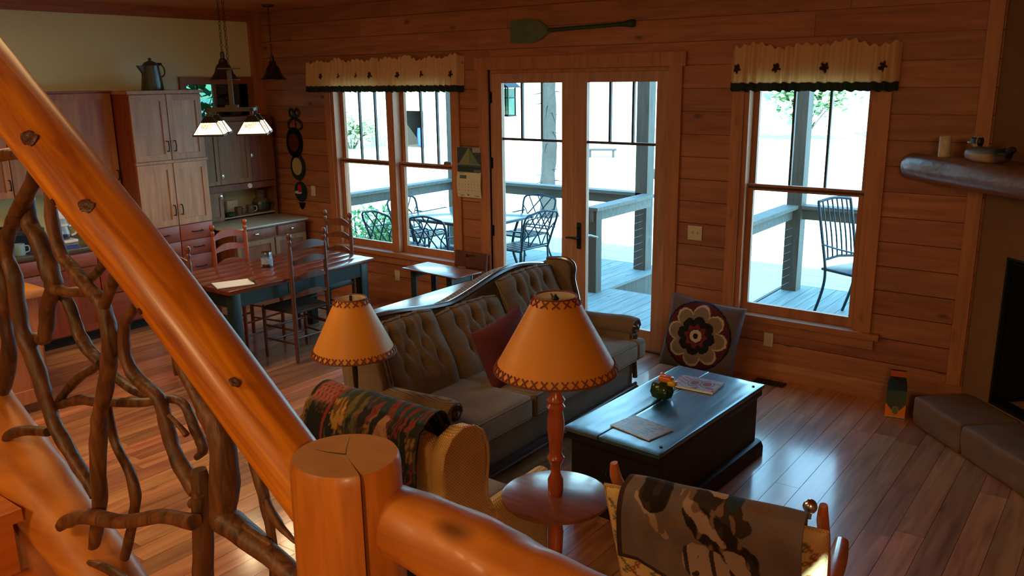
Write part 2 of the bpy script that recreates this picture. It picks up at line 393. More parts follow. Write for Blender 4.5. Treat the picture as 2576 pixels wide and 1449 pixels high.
M['deck'] = wood('weathered_deck', rgb(104, 112, 106), rgb(132, 140, 132), 'y', rough=.7, vary=.1, knots=.5)
M['deckrail'] = wood('weathered_rail', rgb(86, 84, 74), rgb(110, 106, 94), 'x', rough=.7, vary=.08)
M['deckpost'] = wood('weathered_post', rgb(74, 66, 55), rgb(98, 88, 74), 'z', rough=.7, vary=.08)
M['ground'] = plain('sunny_gravel', rgb(192, 204, 204), .95, noise_amt=.12, nscale=1.5)
M['patio'] = plain('patio_iron', rgb(36, 50, 56), .4, metal=.5)
M['patioglass'] = plain('patio_table_top', rgb(104, 124, 128), .15, noise_amt=.04)
M['glass'] = glass('window_glass')
M['wavyglass'] = glass('jar_glass', (0.85, 0.92, 0.97), 2.0)
M['leaf'] = plain('bush_leaf', rgb(120, 168, 84), .6, noise_amt=.35, nscale=6)
M['pineleaf'] = plain('tree_needles', rgb(70, 104, 64), .7, noise_amt=.4, nscale=3)
M['bark'] = plain('tree_bark', rgb(40, 38, 34), .9, noise_amt=.5, nscale=16, bump=.9)
M['hazeleaf'] = plain('far_leaf_overexposed', rgb(176, 196, 150), .7, noise_amt=.3, nscale=2)  # leaf colour paled so distant foliage looks washed out by overexposure
M['wire'] = plain('cable_wire', rgb(150, 156, 156), .5)
M['housewall'] = plain('far_wall', rgb(206, 196, 180), .9, noise_amt=.05)
M['houseroof'] = plain('far_roof', rgb(186, 190, 190), .9, noise_amt=.08)
M['dim'] = plain('dim_garage', rgb(62, 52, 44), .9)
M['blue'] = plain('blue_plastic', rgb(40, 70, 190), .5)
M['red'] = plain('red_paint', rgb(170, 32, 30), .5)
M['car'] = plain('car_paint', rgb(190, 200, 206), .3, metal=.3, noise_amt=.02)
M['canoe'] = plain('green_paddle_paint', rgb(40, 66, 54), .6, noise_amt=.35, nscale=9)
M['canoe2'] = plain('paddle_blade_paint', rgb(84, 104, 78), .6, noise_amt=.4, nscale=14)
M['candle'] = plain('birch_bark', rgb(196, 184, 150), .8, noise_amt=.35, nscale=28)
M['print'] = painted('printed_paper', .35, 0.0, spec=.5)
M['cloth_print'] = painted('printed_cloth', .9, .5)
M['valance'] = painted('valance_cotton', .9, .15, trans=.55)
M['rugwool'] = painted('hooked_wool', .95, .9, nscale=120)
M['greenglaze'] = plain('green_glaze', rgb(34, 62, 26), .2, noise_amt=.4, nscale=20, coat=.5)
M['orangeglaze'] = plain('orange_glaze', rgb(206, 112, 44), .22, noise_amt=.15, coat=.5)
M['yellowglaze'] = plain('yellow_glaze', rgb(210, 176, 40), .25, noise_amt=.1)
BR=[[(-2.117,-5.43,2.155,0.0141),(-2.156,-5.43,2.11,0.0192),(-2.231,-5.43,2.051,0.0217),(-2.262,-5.43,2.023,0.022),(-2.334,-5.43,1.975,0.0174),(-2.444,-5.43,1.932,0.0169)],[(-2.226,-5.41,2.073,0.0178),(-2.233,-5.41,2.013,0.022),(-2.195,-5.41,1.971,0.0238),(-2.169,-5.41,1.912,0.0248),(-2.153,-5.41,1.873,0.0228),(-2.165,-5.41,1.847,0.02),(-2.204,-5.41,1.798,0.0203),(-2.238,-5.41,1.727,0.0196),(-2.256,-5.41,1.704,0.0198),(-2.337,-5.41,1.692,0.0159)],[(-2.164,-5.41,1.854,0.0189),(-2.096,-5.41,1.854,0.0127),(-2.025,-5.41,1.862,0.0134),(-1.974,-5.41,1.874,0.0132)],[(-2.198,-5.38,1.824,0.0123),(-2.16,-5.38,1.813,0.0152),(-2.135,-5.38,1.769,0.0151),(-2.121,-5.38,1.731,0.0162),(-2.08,-5.38,1.696,0.017),(-2.038,-5.38,1.676,0.0149),(-1.976,-5.38,1.651,0.0127),(-1.89,-5.38,1.634,0.0124),(-1.801,-5.38,1.633,0.0121)],[(-2.005,-5.45,2.185,0.0126),(-2.014,-5.45,2.112,0.0128),(-2.023,-5.45,2.037,0.0148),(-2.005,-5.45,1.968,0.0157),(-1.957,-5.45,1.937,0.0156),(-1.901,-5.45,1.902,0.0154),(-1.843,-5.45,1.871,0.017),(-1.83,-5.45,1.822,0.0188),(-1.827,-5.45,1.779,0.0189),(-1.852,-5.45,1.717,0.0192),(-1.883,-5.45,1.651,0.0186),(-1.921,-5.45,1.588,0.0189),(-1.949,-5.45,1.519,0.0202),(-1.968,-5.45,1.43,0.0205),(-1.989,-5.45,1.335,0.0189),(-2.025,-5.45,1.249,0.0172),(-2.055,-5.45,1.188,0.0144)],[(-1.833,-5.45,1.866,0.0133),(-1.79,-5.45,1.913,0.0122),(-1.765,-5.45,1.947,0.0121),(-1.742,-5.45,1.977,0.0119)],[(-1.932,-5.43,1.908,0.0101),(-1.884,-5.43,1.933,0.0117),(-1.847,-5.43,1.96,0.0116),(-1.831,-5.43,1.985,0.0115)],[(-2.268,-5.44,2.014,0.013),(-2.321,-5.44,1.926,0.0174),(-2.302,-5.44,1.869,0.0205),(-2.304,-5.44,1.789,0.0206),(-2.301,-5.44,1.724,0.0208),(-2.264,-5.44,1.664,0.0207),(-2.236,-5.44,1.587,0.0197),(-2.224,-5.44,1.54,0.0187),(-2.185,-5.44,1.476,0.0186),(-2.129,-5.44,1.426,0.0185),(-2.067,-5.44,1.375,0.0162),(-2.027,-5.44,1.336,0.0151)],[(-2.533,-5.39,1.894,0.0198),(-2.507,-5.39,1.806,0.0199),(-2.53,-5.39,1.711,0.018),(-2.534,-5.39,1.628,0.0204),(-2.585,-5.39,1.533,0.0255),(-2.686,-5.39,1.437,0.0299)],[(-1.677,-5.43,1.916,0.0093),(-1.719,-5.43,1.887,0.0112),(-1.781,-5.43,1.837,0.0124),(-1.802,-5.43,1.806,0.0134),(-1.809,-5.43,1.763,0.0144),(-1.796,-5.43,1.723,0.0154),(-1.752,-5.43,1.696,0.0152),(-1.687,-5.43,1.671,0.0158),(-1.666,-5.43,1.621,0.0158),(-1.651,-5.43,1.566,0.0167),(-1.612,-5.43,1.518,0.0193),(-1.569,-5.43,1.484,0.0208)],[(-2.291,-5.4,1.515,0.0097),(-2.247,-5.4,1.519,0.0138),(-2.128,-5.4,1.559,0.0143),(-2.023,-5.4,1.579,0.0139),(-1.818,-5.4,1.623,0.0121),(-1.696,-5.4,1.66,0.0107),(-1.634,-5.4,1.659,0.0105),(-1.613,-5.4,1.624,0.0114),(-1.586,-5.4,1.585,0.0131),(-1.583,-5.4,1.563,0.0114),(-1.607,-5.4,1.542,0.0079)],[(-2.256,-5.4,1.52,0.0117),(-2.199,-5.4,1.566,0.0125),(-2.115,-5.4,1.622,0.0132),(-2.039,-5.4,1.659,0.0119),(-1.996,-5.4,1.683,0.0097)],[(-1.584,-5.43,1.83,0.0133),(-1.57,-5.43,1.772,0.0167),(-1.523,-5.43,1.724,0.0223),(-1.476,-5.43,1.669,0.0312),(-1.457,-5.43,1.621,0.0304),(-1.462,-5.43,1.532,0.03),(-1.482,-5.43,1.459,0.0322),(-1.425,-5.43,1.436,0.0292),(-1.326,-5.43,1.416,0.0226),(-1.231,-5.43,1.388,0.0204)],[(-1.539,-5.44,1.548,0.017),(-1.538,-5.44,1.485,0.0222),(-1.551,-5.44,1.393,0.0235),(-1.565,-5.44,1.296,0.023),(-1.593,-5.44,1.199,0.0235)],[(-2.159,-5.48,1.223,0.0135),(-2.112,-5.48,1.256,0.0205),(-2.003,-5.48,1.303,0.0228),(-1.818,-5.48,1.35,0.0187),(-1.647,-5.48,1.419,0.0176),(-1.512,-5.48,1.451,0.0184)],[(-2.004,-5.39,1.59,0.0099),(-2.004,-5.39,1.537,0.011),(-1.985,-5.39,1.462,0.012),(-1.94,-5.39,1.408,0.0129),(-1.924,-5.39,1.345,0.0149),(-1.946,-5.39,1.287,0.0131),(-1.986,-5.39,1.204,0.0123),(-2.046,-5.39,1.1,0.0116),(-2.078,-5.39,1.024,0.0118)],[(-1.388,-5.41,1.641,0.0113),(-1.379,-5.41,1.59,0.013),(-1.363,-5.41,1.54,0.013),(-1.349,-5.41,1.475,0.0114),(-1.344,-5.41,1.413,0.0098),(-1.349,-5.41,1.347,0.01)],[(-1.34,-5.42,1.531,0.008),(-1.317,-5.42,1.499,0.0104),(-1.288,-5.42,1.478,0.0079),(-1.253,-5.42,1.463,0.0039)],[(-2.503,-5.45,1.367,0.0091),(-2.466,-5.45,1.395,0.0157),(-2.368,-5.45,1.431,0.0152),(-2.216,-5.45,1.466,0.0135)],[(-2.369,-5.43,2.167,0.0172),(-2.25,-5.43,2.184,0.0166),(-2.133,-5.43,2.187,0.0142)],[(-1.588,-5.43,1.61,0.0069),(-1.622,-5.43,1.629,0.0061),(-1.651,-5.43,1.641,0.0044)],[(-2.07,-5.46,1.141,0.0083),(-1.976,-5.46,1.156,0.0121),(-1.863,-5.46,1.157,0.0117)],[(-1.482,-5.43,1.459,0.0118),(-1.401,-5.43,1.449,0.0099),(-1.336,-5.43,1.442,0.0073),(-1.324,-5.43,1.437,0.0048)],[(-1.525,-5.45,1.501,0.0118),(-1.552,-5.45,1.472,0.0129),(-1.564,-5.45,1.463,0.0112)]]
CZ = 3.12                      # ceiling height
XL, XR, YB, YF = -8.5, 2.4, 0.0, -9.0
# ------------------------------------------------------------ floor
fl = struct(MB().box(XL - .2, XR + .2, YF - .2, YB + .2, -.25, -.02).build('floor', M['floor']))
rnd = random.Random(3)
bw = 0.142; nrow = 0; boards = 0; x = XL; rest = MB()
while x < XR - .01:
    x1 = min(x + bw, XR); y = YB; first = rnd.uniform(.5, 2.4)
    while y > -5.7:
        y0 = y - (first if first else rnd.uniform(1.6, 3.0)); first = None
        if y0 < -4.9: y0 = -5.7
        MB().box(x + .0012, x1 - .0012, y0 + .001, y - .001, -.02, rnd.uniform(-.0006, .0004)).build('board', M['floor'], fl); boards += 1
        y = y0
    rest.box(x + .0012, x1 - .0012, YF, -5.701, -.02, 0)
    x = x1
r_ = rest.build('board', M['floor'], fl); r_['kind'] = 'stuff'

# ------------------------------------------------------------ ceiling
SK = (.79, 1.07, -6.52, -5.97)          # unseen roof opening added above the landing to throw a sun patch on the glider
ce = struct(MB().box(XL - .2, SK[0], YF - .2, YB + .2, CZ + .02, CZ + .2).box(SK[1], XR + .2, YF - .2, YB + .2, CZ + .02, CZ + .2).box(SK[0], SK[1], YF - .2, SK[2], CZ + .02, CZ + .2).box(SK[0], SK[1], SK[3], YB + .2, CZ + .02, CZ + .2).build('ceiling', M['ceil']))
struct(MB().box(SK[0] - .3, SK[1] + .5, SK[2] - .5, SK[3] + .3, CZ + .39, CZ + .396).build('added_sun_patch_window', M['glass']))
x = XL
while x < XR - .01:
    x1 = min(x + .18, XR)
    if x1 > SK[0] and x < SK[1]:
        MB().box(x + .002, x1 - .002, YF, SK[2], CZ, CZ + .02).build('plank', M['ceil'], ce); MB().box(x + .002, x1 - .002, SK[3], YB, CZ, CZ + .02).build('plank', M['ceil'], ce)
    else: MB().box(x + .002, x1 - .002, YF, YB, CZ, CZ + .02).build('plank', M['ceil'], ce)
    x = x1

# ------------------------------------------------------------ back wall with its planks
WO = [(-7.28, -5.47, .47, 2.435), (-5.11, -3.14, -.1, 2.435), (-2.59, -1.55, .47, 2.435)]   # openings x0,x1,z0,z1
def pieces(x0, x1, z0, z1, holes):
    segs = [(x0, x1)]
    for a, b, c, d in holes:
        if z1 > c + .02 and z0 < d - .02:
            ns = []
            for p, q in segs:
                if b <= p or a >= q: ns.append((p, q)); continue
                if a > p: ns.append((p, a))
                if b < q: ns.append((b, q))
            segs = ns
    return segs
core = MB()
for z0, z1 in ((-.1, .47), (.47, 2.435), (2.435, CZ)):
    for a, b in pieces(XL, XR, z0, z1, WO): core.box(a, b, 0, .16, z0, z1)
wb = struct(core.build('wall_back', M['wall']))
zs = [.0, .11, .29] + [.47 + .1785 * k for k in range(0, 16)]
for z0, z1 in zip(zs[:-1], zs[1:]):
    if z0 >= CZ: break
    z1 = min(z1, CZ)
    for a, b in pieces(XL, -.75, z0, z1, WO):
        p = a
        while p < b - .01:
            q = p + rnd.uniform(1.6, 3.6)
            if b - q < .7: q = b
            MB().box(p + .001, q - .001, -.02 - rnd.uniform(0, .0015), 0, z0 + .003, z1 - .003).build('plank', M['wall'], wb)
            p = q
struct(MB().prism([(0, 0), (-.034, 0), (-.034, .09), (-.026, .105), (-.026, .12), (-.02, .128), (0, .128)], -3.08, -.98, 'yz').build('baseboard_back', M['trimx']))
struct(MB().prism([(0, 0), (-.034, 0), (-.034, .09), (-.026, .105), (-.026, .12), (-.02, .128), (0, .128)], -7.6, -5.17, 'yz').build('baseboard_rear', M['trimx']))

# ------------------------------------------------------------ other walls
WL = (-.98, -.18, 1.72, 2.33)            # kitchen window in the left wall: y0,y1,z0,z1
core = MB()
for z0, z1 in ((-.1, WL[2]), (WL[2], WL[3]), (WL[3], CZ)):
    for a, b in pieces(YF, YB + .16, z0, z1, [(WL[0], WL[1], WL[2], WL[3])]): core.box(XL - .16, XL, a, b, z0, z1)
struct(core.build('wall_left', M['plaster']))
struct(MB().box(XL, XL + .05, YF, -.02, 3.015, CZ).box(XL + .05, XL + .11, YF, -.02, 3.07, CZ).build('trim_1', M['trimy']))
struct(MB().box(XL, XL + .035, -.115, -.02, .9, 3.02).box(XL, XL + .12, -.045, -.02, .9, CZ).build('trim_2', M['trim']))
struct(MB().box(XR, XR + .16, YF, YB + .16, -.1, CZ).build('wall_right', M['wall']))
struct(MB().box(XL, XR, YF - .16, YF, -.1, CZ).build('wall_front', M['plaster']))

# ------------------------------------------------------------ windows of the back wall
def sash(parent, x0, x1, z0, z1, y, w=.05, wb_=None, vx=(), hz=(), m='trim', name='sash', th=.035):
    wb_ = wb_ or w
    f = MB().box(x0, x0 + w, y, y + th, z0, z1).box(x1 - w, x1, y, y + th, z0, z1).box(x0 + w, x1 - w, y, y + th, z0, z0 + wb_).box(x0 + w, x1 - w, y, y + th, z1 - w, z1).build(name, M[m], parent)
    MB().box(x0 + w, x1 - w, y + th / 2 - .003, y + th / 2 + .003, z0 + wb_, z1 - w).build('pane', M['glass'], f)
    for v in vx: MB().box(v - .009, v + .009, y + .004, y + th - .004, z0 + wb_, z1 - w).build('muntin', M['blackwood'], f)
    for a, b, z in hz: MB().box(a, b, y + .004, y + th - .004, z - .009, z + .009).build('muntin', M['blackwood'], f)
    return f
M['blackwood'] = wood('dark_muntin', rgb(52, 44, 38), rgb(70, 58, 50), 'z', rough=.5)
def hung(parent, x0, x1, z0, z1, mid):
    w = (x1 - x0)
    v = [x0 + .045 + (w - .09) * k / 3 for k in (1, 2)]
    sash(parent, x0, x1, mid - .02, z1, .075, .045, vx=v)
    sash(parent, x0, x1, z0, mid + .03, .035, .05, .075)
    MB().box(x0 + .01, x1 - .01, .03, .112, mid - .005, mid + .012).build('meeting_rail', M['blackwood'], parent)
w1 = struct(MB().box(-7.34, -7.25, -.042, 0, .56, 2.36).box(-5.50, -5.41, -.042, 0, .56, 2.36).box(-7.36, -5.39, -.046, 0, 2.36, 2.47)
            .box(-6.40, -6.30, -.035, .13, .56, 2.36).box(-7.25, -7.215, -.02, .15, .56, 2.36).box(-5.535, -5.5, -.02, .15, .56, 2.36)
            .box(-7.25, -5.5, -.02, .15, 2.33, 2.4).build('window_1', M['trim']))
hung(w1, -7.21, -6.405, .56, 2.33, 1.49); hung(w1, -6.295, -5.54, .56, 2.33, 1.49)
MB().box(-7.42, -5.34, -.085, .15, .515, .56).box(-7.38, -5.38, -.045, 0, .43, .515).build('sill', M['trimx'], w1)
w2 = struct(MB().box(-2.65, -2.56, -.042, 0, .50, 2.36).box(-1.59, -1.50, -.042, 0, .50, 2.36).box(-2.67, -1.48, -.046, 0, 2.36, 2.47)
            .box(-2.56, -2.52, -.02, .15, .50, 2.36).box(-1.63, -1.59, -.02, .15, .50, 2.36).box(-2.56, -1.59, -.02, .15, 2.33, 2.4).build('window_2', M['trim']))
hung(w2, -2.52, -1.63, .50, 2.33, 1.50)
MB().box(-2.72, -1.43, -.075, .15, .455, .50).box(-2.68, -1.47, -.045, 0, .375, .455).build('sill', M['trimx'], w2)

# ------------------------------------------------------------ french doors
dr = struct(MB().box(-5.17, -5.055, -.042, 0, 0, 2.43).box(-3.19, -3.075, -.042, 0, 0, 2.43).box(-5.2, -3.045, -.048, 0, 2.43, 2.54)
            .box(-5.11, -5.055, -.02, .15, 0, 2.43).box(-3.19, -3.14, -.02, .15, 0, 2.43).box(-5.055, -3.19, .0, .15, 2.397, 2.45).box(-5.055, -3.19, .05, .15, 2.36, 2.397).box(-5.056, -5.02, .05, .15, 0, 2.40).box(-3.225, -3.189, .05, .15, 0, 2.40)
            .box(-5.055, -3.19, .05, .17, -.06, .012).build('door_1', M['trim']))
M['sillmetal'] = plain('door_sill', rgb(60, 50, 42), .4, metal=.5)
def leaf(x0, x1, gx0, gx1):
    f = MB().box(x0, gx0, .0, .045, .015, 2.395).box(gx1, x1, .0, .045, .015, 2.395).box(gx0, gx1, .0, .045, .015, .19).box(gx0, gx1, .0, .045, 2.31, 2.395).build('door_leaf', M['door'], dr)
    MB().box(gx0, gx1, .02, .026, .19, 2.31).build('pane', M['glass'], f)
    MB().box(gx0, gx1, .01, .036, 1.79, 1.812).build('muntin', M['blackwood'], f)
    for k in (1, 2):
        v = gx0 + (gx1 - gx0) * k / 3; MB().box(v - .01, v + .01, .01, .036, 1.812, 2.31).build('muntin', M['blackwood'], f)
    return f
lf = leaf(-5.053, -4.121, -4.92, -4.245); rf = leaf(-4.119, -3.192, -3.985, -3.315)
MB().box(-4.15, -4.09, .046, .06, .02, 2.395).build('astragal', M['door'], lf)
for z in (.28, .92, 1.57, 2.18):
    MB().tube([(-5.052, -.008, z - .055), (-5.052, -.008, z + .055)], .011, 8).box(-5.075, -5.03, -.004, .004, z - .05, z + .05).build('hinge', M['black'], dr)
    MB().tube([(-3.193, -.008, z - .055), (-3.193, -.008, z + .055)], .009, 8).box(-3.21, -3.18, -.004, .004, z - .05, z + .05).build('hinge', M['black'], dr)
h = MB().rbox((-4.055, -.006, .965), (.042, .012, .24), .005, 2).tube([(-4.055, -.01, .95), (-4.055, -.055, .95), (-4.09, -.06, .952), (-4.16, -.06, .948)], [.012, .011, .010, .008], 8).tube([(-4.055, -.01, 1.04), (-4.055, -.03, 1.04)], .012, 8).build('door_handle', M['black'], rf)
MB().rbox((-4.055, .051, .965), (.042, .012, .24), .005, 2).tube([(-4.055, .05, .95), (-4.055, .10, .95), (-4.0, .105, .955), (-3.92, .10, .948)], [.012, .011, .010, .008], 8).build('door_handle', M['chrome'], rf)
MB().box(-5.05, -3.2, -.02, .05, -.0, .012).build('threshold', M['sillmetal'], dr)

# kitchen window high in the left wall
M['greenglass'] = glass('kitchen_glass', (.20, .34, .28), 1.0)
w3 = struct(MB().box(XL - .15, XL + .03, WL[0] - .07, WL[0], WL[2] - .07, WL[3] + .08).box(XL - .15, XL + .03, WL[1], WL[1] + .07, WL[2] - .07, WL[3] + .08)
            .box(XL - .15, XL + .03, WL[0], WL[1], WL[3], WL[3] + .08).box(XL - .15, XL + .03, WL[0], WL[1], WL[2] - .07, WL[2]).build('window_3', M['trimy']))
f = MB().box(XL - .08, XL - .05, -.60, -.56, WL[2], WL[3]).build('sash', M['oakd'], w3)
MB().box(XL - .07, XL - .064, WL[0], -.58, WL[2], WL[3]).build('pane', M['greenglass'], w3)
MB().box(XL - .07, XL - .064, -.56, WL[1], WL[2], WL[3]).build('pane', glass('smoked_glass', (.035, .02, .015), 1.0), w3)
MB().box(XL - .075, XL - .06, -.80, -.785, WL[2], WL[3]).build('muntin', M['blackwood'], w3)
MB().box(XL - .075, XL - .06, -.40, -.385, WL[2], WL[3]).build('muntin', M['blackwood'], w3)

# ------------------------------------------------------------ wall trim and fireplace, right
struct(MB().box(-.965, -.875, -.045, -.0, .22, CZ).build('trim_3', M['trim']))
# corner chimney breast: face from (-.875,0) at 45 degrees
S2 = sqrt(.5)
FPM = Matrix(((S2, S2, 0, -.885), (-S2, S2, 0, 0), (0, 0, 1, 0), (0, 0, 0, 1)))   # local x along the face, local y into it
fp = thing('fireplace', 'tan plastered corner fireplace with black firebox and raised stone hearth', 'fireplace', (-.9, 0, 0))
L_ = 4.4
MB().box(0, .30, 0, .12, .2, CZ, FPM).box(1.25, L_, 0, .12, .2, CZ, FPM).box(.30, 1.25, 0, .12, 1.20, CZ, FPM).box(0, L_, 0, .12, 0, .2, FPM).build('chimney_breast', M['fireplaster'], fp)
MB().box(.30, 1.25, .26, .28, .2, 1.2, FPM).box(.30, 1.25, .004, .12, .2, .215, FPM).box(.30, .315, .004, .28, .2, 1.2, FPM).box(1.235, 1.25, .004, .28, .2, 1.2, FPM).box(.3, 1.25, .004, .12, 1.185, 1.2, FPM).build('firebox', M['soot'], fp)
MB().box(.32, 1.23, .012, .02, .225, .235, FPM).box(.32, 1.23, .012, .02, 1.16, 1.172, FPM).box(.32, .335, .012, .02, .225, 1.17, FPM).build('firebox_frame', M['black'], fp)
def rough(p):
    n = noise.noise(Vector(p) * 7.0)
    return (p[0] + n * .012, p[1] + noise.noise(Vector(p) * 9 + Vector((3, 1, 7))) * .012, p[2] + n * .006)
px = [0.11, .62, 1.25, 1.95, 2.7, 3.5]
for a, b in zip(px[:-1], px[1:]):
    MB().rbox(((a + b) / 2 - .0, -.215, .105), (b - a - .012, .40, .20), .018, 2, 7, rough, M=FPM).build('hearth_stone', M['stone'], fp)
# mantel log
ml = thing('mantel_log', 'dark varnished log mantel shelf across the tan fireplace', 'mantel', (-.95, -.4, 1.74))
pts = [(-1.325, -.085, 1.735), (-1.31, -.10, 1.735), (-1.28, -.13, 1.737), (-1.0, -.41, 1.74), (-.7, -.71, 1.742), (-.3, -1.11, 1.74), (.3, -1.71, 1.74)]
M['mantel'] = wood('mantel_wood', rgb(100, 66, 44), rgb(132, 90, 60), 'x', rough=.35, coat=.35, bump=.8, vary=.02)
MB().tube(pts, [.07, .085, .092, .092, .095, .098, .1], 20, wob=.04, sub=5).build('log', M['mantel'], ml)
MB().box(.0, 3.0, -.22, 0, 1.70, 1.805, FPM).build('shelf', M['mantel'], ml)

# floor register
t = MB().box(-2.30, -2.06, -.20, -.10, .001, .008)
for k in range(10): t.box(-2.29 + k * .023, -2.279 + k * .023, -.195, -.105, .008, .011)
tag(t.build('floor_vent', M['bronze']), 'dark metal floor register at the foot of the plank wall, under the right window', 'vent')

# ------------------------------------------------------------ wall plates
def plate(name, x, z, w, h, label, cat, kind):
    t = thing(name, label, cat, (x, -.022, z))
    MB().rbox((x, -.026, z), (w, .008, h), .003, 2).build('plate', M['white'], t)
    if kind == 'outlet':
        for dz in (-.02, .02): MB().rbox((x, -.031, z + dz), (.034, .004, .028), .004, 2).box(x - .008, x - .005, -.0335, -.033, z + dz - .006, z + dz + .006).box(x + .005, x + .008, -.0335, -.033, z + dz - .006, z + dz + .006).build('socket', M['white'], t)
    else:
        n = kind
        for k in range(n):
            xx = x + (k - (n - 1) / 2) * .046
            MB().box(xx - .005, xx + .005, -.040, -.029, z - .004, z + .012).build('toggle', M['white'], t)
plate('light_switch', -2.92, 1.105, .125, .118, 'wide ivory switch plate between the glass doors and right window', 'switch', 2)
plate('light_switch', -7.645, 1.13, .072, .115, 'narrow ivory switch plate left of the left window', 'switch', 1)
plate('wall_outlet', -2.255, .315, .075, .118, 'ivory wall outlet below the right window', 'outlet', 'outlet')
plate('wall_outlet', -6.355, .305, .072, .115, 'ivory wall outlet low on the wall under the left window', 'outlet', 'outlet')

# ------------------------------------------------------------ valances
def valance(x0, x1, seed, label, leafs, group=None):
    t = thing('valance', label, 'curtain', ((x0 + x1) / 2, -.1, 2.4))
    rr = random.Random(seed); nf = int((x1 - x0) / .085); ph = [rr.uniform(0, 6) for _ in range(6)]
    zt, zb = 2.56, 2.235
    def fn(u, v):
        x = x0 + (x1 - x0) * u; z = zb + (zt - zb) * v
        a = sin(u * nf * 2 * pi + ph[0] + .8 * sin(u * 9 + ph[1])) * .5 + sin(u * nf * 1.37 * 2 * pi + ph[2]) * .5
        amp = .010 + .012 * (1 - v)
        if v > .82: amp = .014; z += (.010 * sin(u * nf * 1.3 * 2 * pi + ph[3]) + .014 * sin(u * 23 + ph[4]) + .012 * sin(u * 11 + ph[5])) * (v - .82) / .18
        z += (.008 * a) * (1 - v)
        y = -.095 - amp * a - .018 * (1 - v)
        e = min(u, 1 - u)
        if e < .03: y += (1 - e / .03) * .07
        return (x, y, z)
    nu, nv = 240, 40
    o = MB().grid(fn, nu, nv, .002).build('cloth', M['valance'], t, ang=80)
    cream = (s2l(246), s2l(214), s2l(166)); brn = (s2l(56), s2l(44), s2l(32)); gr = (s2l(60), s2l(74), s2l(66)); lf_ = (s2l(84), s2l(58), s2l(34))
    def col(i, co):
        n = i % ((nu + 1) * (nv + 1)); iu, iv = divmod(n, nv + 1); u = iu / nu; v = iv / nv; x = x0 + (x1 - x0) * u; z = zb + (zt - zb) * v
        if v < .20: return gr if v < .16 else brn
        for lx in leafs:
            dx = (x - lx) / .032; dz = (z - 2.40) / .036; r = sqrt(dx * dx + dz * dz); a = math.atan2(dz, dx)
            if r < .62 + .38 * abs(cos(a * 2.5 + .6)): return lf_
        return cream
    paint(o, col)
    MB().tube([(x0 + .01, -.03, 2.50), (x0 + .03, -.055, 2.50), (x1 - .03, -.055, 2.50), (x1 - .01, -.03, 2.50)], .008, 6).build('rod', M['bronze'], t)
valance(-7.56, -6.475, 1, 'cream leaf-print valance with dark hem, left half over the double window', (-7.3, -7.02, -6.75, -6.55), 'v')
valance(-6.465, -5.34, 2, 'cream leaf-print valance with dark hem, right half over the double window', (-6.15, -5.83, -5.45), 'v')
valance(-2.66, -1.46, 3, 'cream leaf-print valance with dark hem over the single right window', (-2.60, -2.30, -1.95, -1.56), 'v')

# ------------------------------------------------------------ paddle over the doors
t = thing('canoe_paddle', 'green painted wooden canoe paddle hung level above the glass doors', 'paddle', (-4.1, -.05, 2.76))
def blade():
    pr = [(-4.77, .080), (-4.765, .092), (-4.74, .098), (-4.6, .100), (-4.52, .097), (-4.45, .078), (-4.40, .045), (-4.37, .028), (-4.33, .021)]
    up = [(x, 2.753 + h) for x, h in pr]; dn = [(x, 2.753 - h) for x, h in pr][::-1]
    return up + dn
MB().prism(blade(), -.048, -.032, 'xz').build('blade', M['canoe2'], t)
pp = [(-4.36, -.04, 2.753), (-4.0, -.04, 2.762), (-3.68, -.04, 2.769), (-3.60, -.04, 2.771), (-3.55, -.04, 2.772), (-3.52, -.04, 2.773), (-3.51, -.04, 2.773)]
MB().tube(pp, [.022, .020, .020, .028, .040, .040, .022], 14, sub=4, flat=.8).build('shaft', M['canoe'], t)

# ------------------------------------------------------------ calendar
t = thing('wall_calendar', 'wall calendar with mountain picture above its month page, left of the glass doors', 'calendar', (-5.29, -.05, 1.5))
g = MB().grid(lambda u, v: (-5.437 + .29 * u, -.0495, 1.475 + .235 * v), 70, 60, .002).build('picture', M['print'], t)
def calp(i, co):
    u = (co.x + 5.437) / .29; v = (co.z - 1.475) / .235
    apex = 1 - abs(u - .5) * 1.55
    if v < .22: return (.01, .03, .035) if not (v < .1 and u > .7) else (.10, .15, .16)
    if v < .34: return (.04, .09, .07) if v < .3 else (.22, .22, .12)
    if v < apex: return (.22, .23, .11) if u < .52 else (.12, .18, .12)
    if u > .66 and v > .80: return (.30, .32, .30)
    return (.02, .06, .08)
paint(g, calp)
def pg(u, v): return (-5.44 + .30 * u, -.052 - .012 * sin(v * pi), 1.228 + .25 * v)
g = MB().grid(pg, 90, 90, .002).build('month_page', M['print'], t)
def calq(i, co):
    u = (co.x + 5.44) / .30; v = (co.z - 1.228) / .25
    if .88 < v < .885: return (.25, .24, .2)
    if .73 < v < .86 and .12 < u < .40: return (.05, .09, .07)
    if .92 < v < .96 and .06 < u < .30 and int(u * 60) % 3: return (.20, .19, .17)
    if .25 < v < .72:
        cu = (u - .10) / .13; cv = (v - .28) / .115
        if abs(cu - round(cu) - .0) < .10 and abs(cv - round(cv)) < .12 and cu > -.2: return (.10, .10, .09)
    if v < .18:
        if .05 < v < .10 and (.12 < u < .28 or .73 < u < .90) and int(u * 80) % 4: return (.16, .16, .15)
        if (u - .46) ** 2 + (v - .10) ** 2 < .0016: return (.10, .14, .12)
    return (.60, .55, .42)
paint(g, calq)
MB().tube([(-5.43, -.055, 1.475), (-5.15, -.055, 1.475)], .003, 6).build('binding', M['black'], t)

